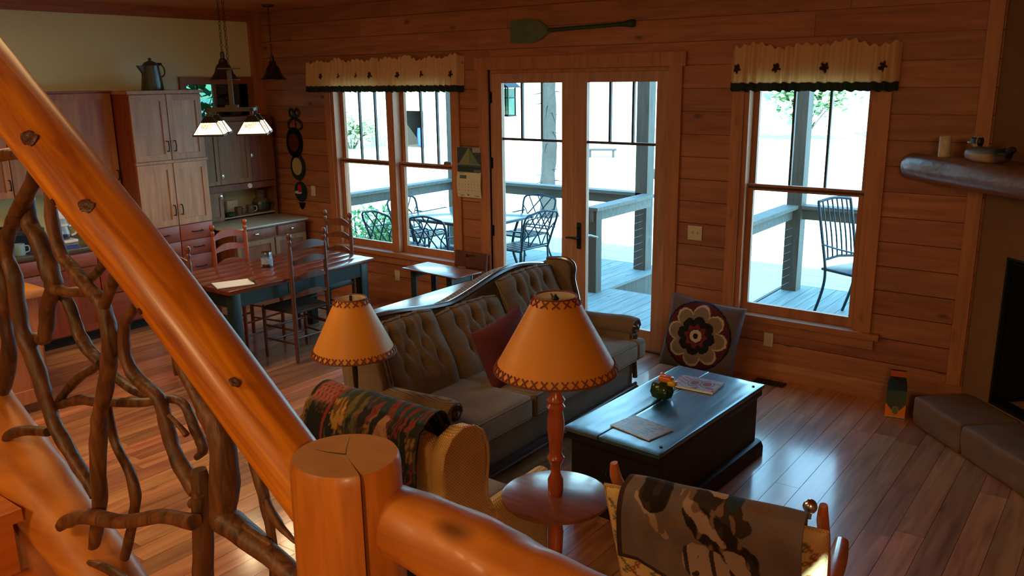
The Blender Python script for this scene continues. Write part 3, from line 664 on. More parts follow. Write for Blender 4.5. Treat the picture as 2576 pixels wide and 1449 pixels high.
# ------------------------------------------------------------ three hanging plaques left of the window
t = thing('hanging_plaque', 'tall carved wall hanging of a bow and three dark plaques by the left window', 'wall decoration', (-7.9, -.04, 1.5))
MB().tube([(-7.87, -.03, 1.95), (-7.86, -.03, 1.0)], .006, 6).build('cord', M['black'], t)
bow = MB()
for s_ in (-1, 1):
    bow.tube([(-7.88, -.03, 2.0), (-7.88 + .05 * s_, -.035, 2.05), (-7.88 + .085 * s_, -.03, 2.0), (-7.88 + .05 * s_, -.035, 1.96), (-7.88, -.03, 2.0)], .012, 6, sub=4)
    bow.tube([(-7.88, -.03, 1.95), (-7.88 + .10 * s_, -.03, 1.90), (-7.88 + .115 * s_, -.03, 1.84), (-7.88 + .03 * s_, -.03, 1.80)], [.016, .016, .012, .008], 6, sub=4)
bow.build('bow', M['teal'], t)
def disc(cx, cz, rx, rz, th, mat, nm, y=-.03):
    return MB().prism([(cx + rx * cos(a * pi / 14), cz + rz * sin(a * pi / 14)) for a in range(28)], y - th, y, 'xz').build(nm, mat, t)
disc(-7.90, 1.67, .135, .17, .018, M['black'], 'plaque'); disc(-7.90, 1.67, .085, .10, .006, plain('bronze_relief', rgb(110, 60, 34), .3, metal=.5), 'relief', -.048)
disc(-7.87, 1.39, .12, .15, .018, M['teal'], 'plaque'); o = disc(-7.87, 1.40, .082, .10, .007, plain('cream_relief', rgb(164, 146, 96), .8, noise_amt=.3), 'relief', -.048)
disc(-7.85, 1.11, .10, .115, .018, M['teal'], 'plaque'); disc(-7.88, 1.10, .06, .018, .008, M['candle'], 'relief', -.048); disc(-7.85, 1.15, .035, .045, .008, M['red'], 'relief', -.048)
MB().prism([(-7.90, .98), (-7.80, .98), (-7.82, .93), (-7.85, .90), (-7.88, .93)], -.04, -.02, 'xz').build('tassel', M['black'], t)
# ------------------------------------------------------------ kitchen cupboards along the left wall
def shaker(parent, mat, x, y0, y1, z0, z1, fr=.06, name='door', panel=None):
    """framed door facing +x"""
    f = MB().box(x, x + .02, y0, y0 + fr, z0, z1).box(x, x + .02, y1 - fr, y1, z0, z1).box(x, x + .02, y0 + fr, y1 - fr, z0, z0 + fr).box(x, x + .02, y0 + fr, y1 - fr, z1 - fr, z1).build(name, mat, parent)
    MB().box(x, x + .009, y0 + fr, y1 - fr, z0 + fr, z1 - fr).build('panel', panel or mat, f)
    return f
def bar_handle(parent, x, y, z, l=.10, vert=True):
    d = (0, 0, l / 2) if vert else (0, l / 2, 0)
    a = Vector((x + .028, y, z)) - Vector(d); b = Vector((x + .028, y, z)) + Vector(d)
    MB().tube([Vector((x, a.y, a.z)), a, (a + b) / 2 + Vector((.008, 0, 0)), b, Vector((x, b.y, b.z))], .006, 6).build('handle', M['black'], parent)
# tall pantry
pc = thing('pantry_cupboard', 'tall pale cherry pantry cupboard with four doors over red drawers, under the coffee pot', 'cupboard', (-8.2, -1.6, 0))
PX = -7.87
MB().box(-8.49, PX, -2.0, -1.22, .10, 2.25).box(-8.49, PX - .06, -1.98, -1.24, 0, .10).build('body', M['cab_red'], pc)
MB().box(-8.49, PX + .03, -2.01, -1.20, 2.25, 2.28).build('top_board', M['cab_light'], pc)
MB().box(PX, PX + .03, -2.0, -1.22, 1.575, 1.60).build('rail', M['cab_light'], pc)
for a, b, s in ((-1.99, -1.615, 1), (-1.605, -1.23, -1)):
    hy = b - .035 if s == 1 else a + .035
    d = shaker(pc, M['cab_light'], PX, a, b, 1.605, 2.24); bar_handle(d, PX + .02, hy, 1.74)
    d = shaker(pc, M['cab_light'], PX, a, b, .945, 1.57); bar_handle(d, PX + .02, hy, 1.10)
    for z0, z1 in ((.78, .935), (.62, .77), (.36, .61), (.11, .35)):
        d = MB().cbox(PX, PX + .02, a, b, z0, z1, .003).build('drawer', M['cab_redx'], pc); bar_handle(d, PX + .02, (a + b) / 2, (z0 + z1) / 2, .11, False)
# wall cupboards left of it
wc = thing('wall_cupboard', 'reddish cherry wall cupboards left of the tall pantry', 'cupboard', (-8.3, -3.2, 1.35))
MB().box(-8.49, -8.14, -4.9, -2.015, 1.36, 2.27).build('body', M['cab_red'], wc)
MB().box(-8.49, -8.10, -4.9, -2.015, 2.27, 2.285).build('top_board', M['cab_red'], wc)
ys = [-2.02, -2.62, -3.02, -3.42, -3.82, -4.3, -4.88]
M['cab_mix'] = wood('cherry_cabinet_mixed', rgb(126, 70, 40), rgb(170, 116, 70), 'z', rough=.42, vary=.22, scale=.6)
for b, a in zip(ys[:-1], ys[1:]):
    d = shaker(wc, M['cab_mix'], -8.14, a + .005, b - .005, 1.365, 2.262, .055); bar_handle(d, -8.12, b - .03, 1.48, .09)
# base cupboards and counter
bc = thing('base_cupboard', 'red cherry base cupboards below the kitchen counter', 'cupboard', (-8.1, -3.4, 0))
MB().box(-8.49, -7.74, -4.9, -2.015, .10, .865).build('body', M['cab_red'], bc)
MB().box(-8.49, -7.80, -4.9, -2.015, 0, .10).build('toe_kick', M['soot'], bc)
ys = [-2.02, -2.55, -3.05, -3.6, -4.2, -4.88]
for i, (b, a) in enumerate(zip(ys[:-1], ys[1:])):
    d = MB().cbox(-7.74, -7.72, a + .006, b - .006, .72, .845, .003).build('drawer', M['cab_redx'], bc)
    if i in (0, 2, 3):
        MB().cbox(-7.74, -7.72, a + .006, b - .006, .42, .71, .003).build('drawer', M['cab_redx'], bc)
        MB().cbox(-7.74, -7.72, a + .006, b - .006, .115, .41, .003).build('drawer', M['cab_redx'], bc)
    else: shaker(bc, M['cab_red'], -7.74, a + .006, b - .006, .115, .71)
o = tag(MB().cbox(-8.49, -7.70, -4.9, -2.015, .867, .905, .004).build('worktop', M['counter']), 'dark speckled stone counter under the wall cupboards', 'worktop')
# coffee maker on the counter
cm = thing('coffee_maker', 'white drip coffee maker with glass carafe on the dark counter', 'coffee maker', (-8.12, -2.66, .905))
MB().rbox((-8.12, -2.66, .92), (.24, .19, .03), .012, 2).rbox((-8.20, -2.66, 1.06), (.08, .17, .27), .015, 2).rbox((-8.12, -2.66, 1.175), (.22, .18, .09), .02, 3).build('body', M['enamel2'] if 'enamel2' in M else M['paper'], cm)
MB().lathe([(.05, 0), (.068, .02), (.07, .07), (.05, .12), (.052, .13)], (-8.085, -2.66, .936), 20).build('carafe', M['wavyglass'], cm)
MB().lathe([(.045, .002), (.062, .02), (.062, .035), (.0, .036)], (-8.085, -2.66, .938), 20).build('coffee', M['soot'], cm)
MB().lathe([(.053, 0), (.053, .018), (.01, .026)], (-8.085, -2.66, 1.066), 20).tube([(-8.06, -2.61, 1.06), (-8.045, -2.565, 1.06), (-8.045, -2.56, .99), (-8.06, -2.60, .97)], .010, 8, sub=3).build('carafe_lid', M['paper'], cm)
o = thing('tool_box', 'black toaster box on the counter behind the branches', 'appliance', (-8.1, -3.15, .905))
MB().rbox((-8.15, -3.12, 1.0), (.36, .5, .19), .015, 2).build('body', M['soot'], o)
MB().box(-7.968, -7.966, -3.30, -2.95, .95, 1.05).build('front_plate', M['black'], o)
def mug(x, y, z, body, label, h=.095, r=.04, hd=0.0, group=None, mat=None):
    t = thing('mug', label, 'mug', (x, y, z), hd, group)
    MB().lathe([(r * .85, 0), (r, .01), (r, h), (r * .9, h), (r * .88, .012), (.0, .012)], (0, 0, 0), 18).build('cup', body, t, local=True)
    MB().tube([(r * .95, 0, h * .8), (r + .028, 0, h * .78), (r + .030, 0, h * .35), (r * .95, 0, h * .22)], .006, 6, sub=3).build('handle', mat or body, t, local=True)
    return t
M['bluemug'] = plain('pale_blue_glaze', rgb(140, 176, 196), .3, noise_amt=.05)
mug(-7.80, -3.18, .905, M['bluemug'], 'pale blue mug at the front of the kitchen counter', .10, .045, 1.1)
o = MB().grid(lambda u, v: (-7.86 + .13 * u, -3.10 + .42 * v, .912 + .012 * noise.noise(Vector((u * 4, v * 8, 2)))), 14, 30, .01).build('dish_towel', plain('blue_towel', rgb(50, 84, 170), .9, noise_amt=.3, nscale=40, bump=.4))
tag(o, 'crumpled blue dish towel lying along the counter edge', 'towel')
# island corner at the far left
isl = thing('kitchen_island', 'pine kitchen island with an orange-lit wooden top behind the branch railing', 'island', (-7.0, -4.0, 0))
M['isltop'] = wood('island_top', rgb(196, 122, 48), rgb(214, 142, 62), 'x', rough=.3, vary=.05)
MB().box(-7.42, -6.36, -4.75, -3.72, .08, .86).box(-7.36, -6.42, -4.7, -3.78, 0, .08).build('body', M['trim'], isl)
for zz in (.86,): MB().cbox(-7.48, -6.30, -4.8, -3.66, .86, .92, .006).build('top', M['isltop'], isl)
MB().box(-6.36, -6.34, -3.80, -3.72, .08, .86).box(-6.44, -6.36, -3.72, -3.70, .08, .86).box(-6.36, -6.34, -4.75, -3.80, .76, .86).box(-6.36, -6.34, -4.75, -3.8, .08, .18).build('corner_post', M['trim'], isl)

# ------------------------------------------------------------ hoosier hutch in the corner
ht = thing('kitchen_hutch', 'old oak hutch with nickel latches, open shelf and enamel work surface in the corner', 'cabinet', (-8.1, -.65, 0))
HX = -8.19
MB().box(-8.47, HX, -1.16, -1.14, .84, 1.98).box(-8.47, HX, -.14, -.12, .84, 1.98).box(-8.47, HX, -1.16, -.12, 1.96, 1.98).box(-8.47, -8.455, -1.16, -.12, .84, 1.96)\
    .box(-8.455, HX, -1.14, -.14, 1.20, 1.215).box(HX - .015, HX + .005, -1.16, -.12, 1.17, 1.24).box(HX - .015, HX + .005, -1.16, -.12, 1.93, 1.98).box(-8.455, HX, -.86, -.845, .87, 1.2).box(HX - .012, HX, -1.14, -.855, .84, 1.17).build('body', M['oakd'], ht)
MB().box(-8.453, -8.445, -.845, -.14, .87, 1.2).box(-8.45, HX - .02, -.84, -.145, .862, .872).build('niche_back', plain('niche_cream', rgb(180, 172, 138), .7), ht)
def latch(parent, y, z): MB().rbox((HX + .026, y, z), (.008, .035, .045), .003, 1).rbox((HX + .035, y, z), (.012, .016, .02), .004, 1).build('latch', M['chrome'], parent)
M['oakgray'] = wood('ash_panel', rgb(116, 80, 48), rgb(142, 104, 66), 'z', rough=.5, vary=.06, scale=.8)
d = shaker(ht, M['oak'], HX + .002, -1.15, -.865, 1.25, 1.925, .045, panel=M['oakgray'])
d = shaker(ht, M['oak'], HX + .002, -.86, -.455, 1.25, 1.925, .05, panel=M['oakgray']); latch(d, -.835, 1.80); latch(d, -.835, 1.34); 
d = shaker(ht, M['oakd'], HX + .002, -.45, -.13, 1.25, 1.925, .045, panel=M['oakd']); latch(d, -.435, 1.54)
d = shaker(ht, M['oak'], HX + .002, -1.15, -.865, .86, 1.165, .04, panel=M['oakgray']); latch(d, -.88, 1.12)
MB().tube([(HX - .0, -.49, 1.205), (HX + .02, -.49, 1.205)], .028, 14).build('porcelain_knob', M['paper'], ht)
# base
BX = -7.66
MB().box(-8.47, BX, -1.12, -.16, .30, .815).box(-8.47, BX - .02, -1.10, -.18, .10, .30).build('base', M['oakd'], ht)
for y in (-1.10, -.20):
    for xx in (-8.43, -7.70): MB().box(xx - .025, xx + .025, y - .025, y + .025, 0, .30).build('leg', M['oakd'], ht)
MB().rbox((-8.06, -.655, .8275), (.86, 1.04, .022), .008, 2).build('work_surface', M['enamel'], ht)
for a, b in ((-1.10, -.60), (-.56, -.18)):
    d = MB().cbox(BX, BX + .02, a, b, .70, .80, .003).build('drawer', M['oakd'], ht)
    MB().rbox((BX + .03, (a + b) / 2, .75), (.02, .05, .02), .006, 2).build('pull', M['chrome'], d)
shaker(ht, M['oak'], BX, -1.10, -.62, .32, .68, .05, panel=M['oakd']); shaker(ht, M['oak'], BX, -.60, -.18, .32, .68, .05, panel=M['oakd'])
MB().box(-7.665, -7.63, -1.145, -1.13, .50, .56).build('side_latch', M['chrome'], ht)
M['darkgreen'] = plain('dark_green_glaze', rgb(34, 58, 44), .3, noise_amt=.4, nscale=30)
M['brownmug'] = plain('brown_print_glaze', rgb(92, 82, 66), .35, noise_amt=.9, nscale=55)
# crockery in the niche
mug(-8.30, -.80, .872, M['darkgreen'], 'tall dark green mug at the left of the hutch shelf', .12, .045, 2.0)
mug(-8.28, -.60, .872, M['brownmug'], 'brown printed mug, left of the pair on the hutch shelf', .095, .045, .4)
mug(-8.28, -.44, .872, M['brownmug'], 'brown printed mug with cream handle, right of the pair on the hutch shelf', .10, .045, 1.3, mat=M['candle'])
o = tag(MB().rbox((-8.40, -.60, .955), (.04, .14, .16), .004, 1).build('recipe_box', plain('cream_card', rgb(206, 196, 160), .7, noise_amt=.15, nscale=30)), 'small cream box standing behind the brown mugs on the hutch shelf', 'box')
t = thing('soup_tureen', 'dark green lidded tureen at the right of the hutch shelf', 'bowl', (-8.30, -.26, .872))
MB().lathe([(.05, 0), (.095, .03), (.105, .09), (.095, .12), (.09, .12)], (-8.32, -.26, .872), 20).build('bowl', M['darkgreen'], t)
MB().lathe([(.098, 0), (.08, .03), (.05, .045), (.055, .09), (.065, .11), (.045, .14), (.01, .15)], (-8.32, -.26, .990), 20).build('lid', M['brownmug'], t)
MB().tube([(-8.25, -.19, .98), (-8.22, -.155, .97), (-8.24, -.165, .92)], .008, 6, sub=3).build('handle', M['darkgreen'], t)
t = tag(MB().lathe([(.03, 0), (.06, .02), (.065, .05), (.058, .05), (.03, .015), (0, .015)], (-8.24, -.735, .872), 18).build('small_bowl', M['darkgreen']), 'small green bowl beside the tall green mug in the hutch', 'bowl')

# graniteware coffee pot on the pantry
t = thing('coffee_pot', 'big grey-green enamel coffee pot standing on the pantry cupboard', 'coffee pot', (-8.08, -1.6, 2.28))
MB().lathe([(.105, 0), (.108, .01), (.078, .235), (.08, .24)], (-8.08, -1.6, 2.28), 24).build('body', M['pot'], t)
MB().lathe([(.08, 0), (.055, .03), (.02, .045), (.012, .05), (.018, .062), (.012, .072), (.002, .075)], (-8.08, -1.6, 2.52), 20).build('lid', M['pot'], t)
MB().prism([(-1.672, 2.42), (-1.735, 2.51), (-1.74, 2.52), (-1.66, 2.52)], -8.10, -8.06, 'yz').build('spout', M['pot'], t)
MB().tube([(-8.08, -1.53, 2.50), (-8.08, -1.49, 2.53), (-8.08, -1.455, 2.49), (-8.08, -1.46, 2.43), (-8.08, -1.515, 2.40)], .008, 8, sub=4).build('handle', M['pot'], t)
MB().tube([(-8.08, -1.53, 2.535), (-8.08, -1.48, 2.535)], .012, 8).build('thumb_rest', M['soot'], t)

# ------------------------------------------------------------ hanging lamps
def chain(mb, x, y, z0, z1, n):
    for k in range(n):
        z = z0 + (z1 - z0) * (k + .5) / n; h = (z1 - z0) / n * .62; a = (k % 2) * pi / 2 + .4
        pts = [(x + .011 * cos(t) * cos(a), y + .011 * cos(t) * sin(a), z + h * sin(t)) for t in [i * pi / 3 for i in range(7)]]
        mb.tube(pts, .0028, 4, cap=False)
def pendant(x, y, label):
    t = thing('pendant_lamp', label, 'lamp', (x, y, CZ))
    MB().lathe([(.062, 0), (.058, -.018), (.02, -.028)], (x, y, CZ), 18).build('canopy', M['bronze'], t)
    c = MB(); chain(c, x, y, 2.60, CZ - .02, 16); c.build('chain', M['bronze'], t)
    MB().lathe([(.006, .13), (.018, .12), (.02, .07), (.035, .06), (.04, .03), (.065, .0), (.085, -.06), (.115, -.10), (.14, -.115), (.14, -.12), (.11, -.105), (.08, -.06), (.03, .02), (0, .02)], (x, y, 2.49), 24).build('shade', M['bronze'], t)
pendant(-6.9, -1.58, 'bronze bell pendant lamp in front of the cream wall, above the chandelier')
pendant(-7.5, -.57, 'bronze bell pendant lamp in front of the plank wall, nearest the corner')
cx, cy = -6.25, -1.98
t = thing('chandelier', 'four-shade mission chandelier with lit pinecone glass shades over the dining table', 'chandelier', (cx, cy, CZ))
c = MB(); chain(c, cx, cy, 2.47, CZ, 18); c.build('chain', M['bronze'], t)
MB().lathe([(.06, 0), (.06, -.02), (.02, -.03)], (cx, cy, CZ), 16).build('canopy', M['bronze'], t)
TM = TR((cx, cy, 0), 0, 0, radians(48))
MB().box(-.018, .018, -.018, .018, 2.16, 2.46, TM).box(-.08, .08, -.08, .08, 2.455, 2.465, TM).box(-.05, .05, -.05, .05, 2.13, 2.165, TM).build('stem', M['bronze'], t)
hs = .17
b = MB()
for s_ in (-1, 1):
    b.box(-hs - .02, hs + .02, s_ * hs - .012, s_ * hs + .012, 2.115, 2.14, TM); b.box(s_ * hs - .012, s_ * hs + .012, -hs, hs, 2.115, 2.14, TM)
b.box(-.012, .012, -hs, hs, 2.12, 2.14, TM).box(-hs, hs, -.012, .012, 2.12, 2.14, TM)
b.build('frame', M['bronze'], t)
M['lampglass'] = None
m, ntt, bsd = nmat('pinecone_glass')
at = ntt.nodes.new('ShaderNodeVertexColor'); at.layer_name = 'Col'
ntt.links.new(at.outputs[0], bsd.inputs['Base Color']); ntt.links.new(at.outputs[0], bsd.inputs['Emission Color']); bsd.inputs['Emission Strength'].default_value = 2.6
M['lampglass'] = m
for sx in (-1, 1):
    for sy in (-1, 1):
        x0, y0 = sx * hs, sy * hs
        S = TM @ Matrix.Translation((x0, y0, 0))
        sh = MB().box(-.012, .012, -.012, .012, 2.08, 2.15, S).box(-.03, .03, -.03, .03, 2.075, 2.085, S)
        zt_, zm_, zb_ = 2.08, 2.03, 1.935; rt, rm, rb = .03, .062, .118
        for a in range(4):
            R4 = S @ Matrix.Rotation(a * pi / 2, 4, 'Z')
            sh.add([(-rt, -rt, zt_), (rt, -rt, zt_), (rm, -rm, zm_), (-rm, -rm, zm_)], [(0, 1, 2, 3)], R4)
            sh.tube([(rm, -rm, zm_), (rb, -rb, zb_)], .004, 4, M=R4)
            sh.box(-rb - .003, rb + .003, -rb - .003, -rb + .003, zb_ - .012, zb_ + .004, R4)
        so = sh.build('shade', M['bronze'], t, fix=False)
        for a in range(4):
            R4 = S @ Matrix.Rotation(a * pi / 2, 4, 'Z')
            def gf(u, v): 
                r = rb + (rm - rb) * v; return R4 @ Vector(((-r + 2 * r * u) * .97, -r, zb_ + (zm_ - zb_) * v))
            g = MB().grid(gf, 36, 24, .002).build('glass_panel', M['lampglass'], so)
            def gc(i, co):
                n = i % (37 * 25); u, v = divmod(n, 25); u /= 36; v /= 24
                du = (u - .42) * 1.6; dv = 1.06 - v
                r = sqrt(du * du + dv * dv); an = math.atan2(du, dv)
                if r < .62 and abs(sin(an * 17)) > .80 and v > .42: return (.10, .07, .03)
                if abs(u - .3 - .1 * sin(v * 9)) < .018 and .35 < v < .8: return (.12, .08, .04)
                gl = 1 - v * .35
                return (1.0 * gl, .88 * gl, .56 * gl)
            paint(g, gc)
        MB().lathe([(.012, .04), (.022, .02), (.028, -.02), (.018, -.045), (0, -.05)], (0, 0, 2.02), 12, M=S).build('bulb', emit('bulb_glow', (1, .82, .5, 1), 14) if 'bulb' not in M else M['bulb'], so)
        p = S @ Vector((0, 0, 1.955))
        lamp('bulb_light', 'POINT', p, 4.5, (1.0, .74, .42), shadow_soft_size=.03)

# ------------------------------------------------------------ dining table
TX0, TX1, TY0, TY1, TZ = -6.60, -5.68, -2.56, -.99, .745
t = thing('dining_table', 'long dining table with dark cherry plank top and dark teal base', 'table', (-6.14, -1.78, 0))
n = 6
for k in range(n):
    a = TX0 + (TX1 - TX0) * k / n; b = TX0 + (TX1 - TX0) * (k + 1) / n
    MB().cbox(a + .0008, b - .0008, TY0, TY1, TZ - .035, TZ, .0015 if 0 < k < n - 1 else .003).build('plank', M['table'], t)
MB().box(TX0 + .05, TX1 - .05, TY0 + .06, TY0 + .085, TZ - .16, TZ - .036).box(TX0 + .05, TX1 - .05, TY1 - .085, TY1 - .06, TZ - .16, TZ - .036).box(TX0 + .05, TX0 + .075, TY0 + .06, TY1 - .06, TZ - .16, TZ - .036).box(TX1 - .075, TX1 - .05, TY0 + .06, TY1 - .06, TZ - .16, TZ - .036).build('apron', M['teal'], t)
MB().box(TX1 - .052, TX1 - .045, -1.95, -1.55, TZ - .145, TZ - .055).build('apron_drawer', M['teal'], t)
for x in (TX0 + .085, TX1 - .085):
    for y in (TY0 + .09, TY1 - .09): MB().cbox(x - .042, x + .042, y - .042, y + .042, 0, TZ - .037, .006).build('leg', M['teal'], t)

# ladder-back chairs: local frame, seat towards +x, back at x=0
def ladder(mat, h, w, label, x, y, rz, group='ladder-back dining chairs'):
    t = thing('dining_chair', label, 'chair', (x, y, 0), rz, group)
    hw = w / 2; sd = .37
    for s in (-1, 1):
        yb = s * hw
        k = h / 1.13
        prof = [(.012, 0), (.018, .02), (.019, .40), (.018, .98 * k), (.016, 1.0 * k), (.010, 1.02 * k), (.019, 1.045 * k), (.019, 1.055 * k), (.010, 1.07 * k), (.022, 1.09 * k), (.024, 1.105 * k), (.018, 1.122 * k), (.004, 1.13 * k)]
        MB().lathe(prof, (0, yb, 0), 12).build('back_post', mat, t, local=True)
        MB().lathe([(.011, 0), (.017, .03), (.018, .40), (.019, .455), (.008, .475)], (sd, s * (hw + .035), 0), 10).build('leg', mat, t, local=True)
    for z, hh in ((.60, .05), (.745, .055), (.885, .06), (h - .12, .07)):
        z *= 1 if z > .9 else h / 1.13
        def sl(u, v):
            yy = -hw + .012 + (w - .024) * u; arch = hh * (.55 + .45 * sin(pi * u)) 
            return (-.028 * sin(pi * u), yy, z - hh / 2 + arch * v + .012 * sin(pi * u))
        MB().grid(sl, 12, 2, .010).build('slat', mat, t, local=True)
    st = MB()
    for z in (.14, .26):
        st.tube([(sd, -hw - .03, z), (sd, hw + .03, z)], .009, 6)
    for z in (.17, .29):
        for s in (-1, 1): st.tube([(0, s * hw, z), (sd, s * (hw + .03), z)], .009, 6)
    st.tube([(0, -hw, .22), (0, hw, .22)], .009, 6)
    st.build('stretcher', mat, t, local=True)
    se = MB()
    se.prism([(.005, -hw), (sd, -hw - .035), (sd + .012, -hw - .02), (sd + .012, hw + .02), (sd, hw + .035), (.005, hw)], .435, .462)
    se.build('seat', M['rush'], t, local=True)
    fr = MB()
    for a, b in (((0, -hw), (sd, -hw - .035)), ((0, hw), (sd, hw + .035)), ((0, -hw), (0, hw)), ((sd, -hw - .035), (sd, hw + .035))): fr.tube([(a[0], a[1], .448), (b[0], b[1], .448)], .014, 8)
    fr.build('seat_rail', M['rush'], t, local=True)
    return t
ladder(M['chairwood'], 1.13, .37, 'dark ladder-back chair with its back to the sofa, nearest side of the dining table', -5.63, -1.80, pi)
ladder(M['chairred'], 1.12, .37, 'reddish ladder-back chair on the hutch side of the dining table', -6.655, -1.85, 0.1)
ladder(M['chairwood'], 1.13, .36, 'dark ladder-back chair at the window end of the dining table', -6.24, -.92, -pi / 2)
ladder(M['chairwood'], 1.13, .37, 'dark ladder-back chair at the stair end of the dining table, beside the log handrail', -6.04, -2.77, pi / 2)

# clipboard and jar on the table
t = thing('clipboard', 'clipboard with white paper lying on the near end of the dining table', 'clipboard', (-5.93, -2.36, TZ))
TM2 = TR((-5.87, -2.38, TZ), 0, 0, radians(-22))
MB().box(-.115, .115, -.16, .16, .001, .004, TM2).build('board', M['sofawood'], t)
MB().box(-.108, .108, -.155, .14, .0042, .010, TM2).build('paper', M['paper'], t)
MB().box(-.055, .055, .125, .155, .010, .020, TM2).tube([(-.04, .14, .02), (-.04, .158, .028), (.04, .158, .028), (.04, .14, .02)], .003, 6, M=TM2).build('clip', M['chrome'], t)
t = thing('candle_jar', 'clear glass jar candle with dark wax on the dining table', 'jar', (-6.22, -1.80, TZ))
MB().lathe([(.046, 0), (.05, .005), (.05, .10), (.042, .115), (.044, .135), (.041, .135), (.040, .115), (.046, .098), (.046, .008), (0, .008)], (-6.20, -1.80, TZ + .001), 24).build('jar', M['wavyglass'], t)
MB().lathe([(.043, 0), (.043, .055), (0, .055)], (-6.20, -1.80, TZ + .011), 20).build('wax', plain('dark_wax', rgb(92, 40, 34), .4), t)
MB().lathe([(.0508, .03), (.0508, .08)], (-6.20, -1.80, TZ), 24).build('label', plain('jar_label', rgb(150, 160, 176), .6, noise_amt=.3, nscale=50), t)
MB().lathe([(.045, 0), (.045, .018), (.04, .018)], (-6.20, -1.80, TZ + .118), 20).build('rim', M['chrome'], t)

# ------------------------------------------------------------ folding table and chair by the window
t = thing('tray_table', 'small dark folding tray table under the left window, catching white daylight', 'table', (-5.2, -.58, 0))
F = TR((-5.20, -.60, 0), 0, 0, radians(-4))
MB().cbox(-.36, .36, -.17, .17, .605, .62, .004, M=F).build('top', M['table'], t)
for s in (-1, 1):
    MB().cbox(s * .24 - .035, s * .24 + .035, -.14, -.12, 0, .604, .004, M=F).cbox(s * .24 - .035, s * .24 + .035, .12, .14, 0, .604, .004, M=F).build('leg', M['teal'], t)
MB().box(-.24, .24, -.012, .012, .20, .24, F).build('stretcher', M['teal'], t)
MB().box(-.27, -.21, -.14, .14, .54, .604, F).box(.21, .27, -.14, .14, .54, .604, F).box(-.24, .24, -.012, .012, .55, .60, F).build('under_frame', M['teal'], t)
t = thing('folding_chair', 'dark folded chair with a slotted backrest leaning on the wall by the glass doors', 'chair', (-5.26, -.12, 0))
F = TR((-5.26, -.165, 0), radians(-7), 0, 0)
for s in (-1, 1):
    MB().tube([(s * .195, 0, .012), (s * .195, 0, .70)], .013, 8, M=F).build('leg', M['chairwood'], t)
    MB().tube([(s * .165, -.022, .012), (s * .165, -.022, .50)], .011, 8, M=F).build('leg', M['chairwood'], t)
MB().rbox((0, -.022, .36), (.30, .018, .34), .006, 2, M=F).build('seat', M['chairwood'], t)
MB().box(-.195, -.06, -.012, .008, .55, .70, F).box(.06, .195, -.012, .008, .55, .70, F).box(-.06, .06, -.012, .008, .55, .64, F).box(-.06, .06, -.012, .008, .67, .70, F).build('backrest', M['chairwood'], t)

# ------------------------------------------------------------ console behind the sofa
t = thing('sofa_table', 'long glossy narrow table behind the sofa back', 'table', (-4.1, -1.7, 0))
MB().cbox(-4.32, -3.86, -2.62, -1.15, .735, .76, .006).build('top', M['table'], t)
MB().box(-4.28, -3.90, -2.58, -1.19, .64, .735).build('apron', M['teal'], t)
for x in (-4.26, -3.92):
    for y in (-2.56, -1.21): MB().cbox(x - .025, x + .025, y - .025, y + .025, 0, .64, .004).build('leg', M['teal'], t)
# ------------------------------------------------------------ sofa: seat towards +x, along y
SY0, SY1 = -3.14, -1.04
so = thing('sofa', 'brown ribbed camel-back sofa with tufted cushions and dark wood show trim', 'sofa', (-3.3, -2.1, 0))
def crest(y):
    u = (y - SY0) / (SY1 - SY0)
    return .90 + .035 * sin(u * 2 * pi * 1.5 + .6) + .05 * max(0, cos((u - .78) * 4.5)) + .01
# base frame with wood moulding
MB().rbox((-3.28, -2.09, .215), (.78, 2.06, .27), .03, 2, 1).build('base', M['sofa'], so)
MB().tube([(-2.865, SY0 + .02, .10), (-2.865, SY1 - .02, .10)], .022, 8).tube([(-2.87, SY0 + .02, .13), (-2.87, SY1 - .02, .13)], .012, 8).build('base_moulding', M['sofawood'], so)
for x in (-2.93, -3.62):
    for y in (SY0 + .08, SY1 - .08): MB().lathe([(.018, 0), (.03, .03), (.035, .08)], (x, y, 0), 10).build('foot', M['sofawood'], so)
# back shell
def bk(u, v):
    y = SY0 + .03 + (SY1 - SY0 - .06) * u; z = .10 + (crest(y) - .10) * v
    return (-3.60 - .10 * v, y, z)
MB().grid(bk, 40, 8, .10).build('back', M['sofa'], so)
pts = [(-3.655, SY0 + .03 + (SY1 - SY0 - .06) * k / 40, crest(SY0 + .03 + (SY1 - SY0 - .06) * k / 40) + .012) for k in range(41)]
MB().tube(pts, .026, 8, flat=.8).build('crest_rail', M['sofawood'], so)
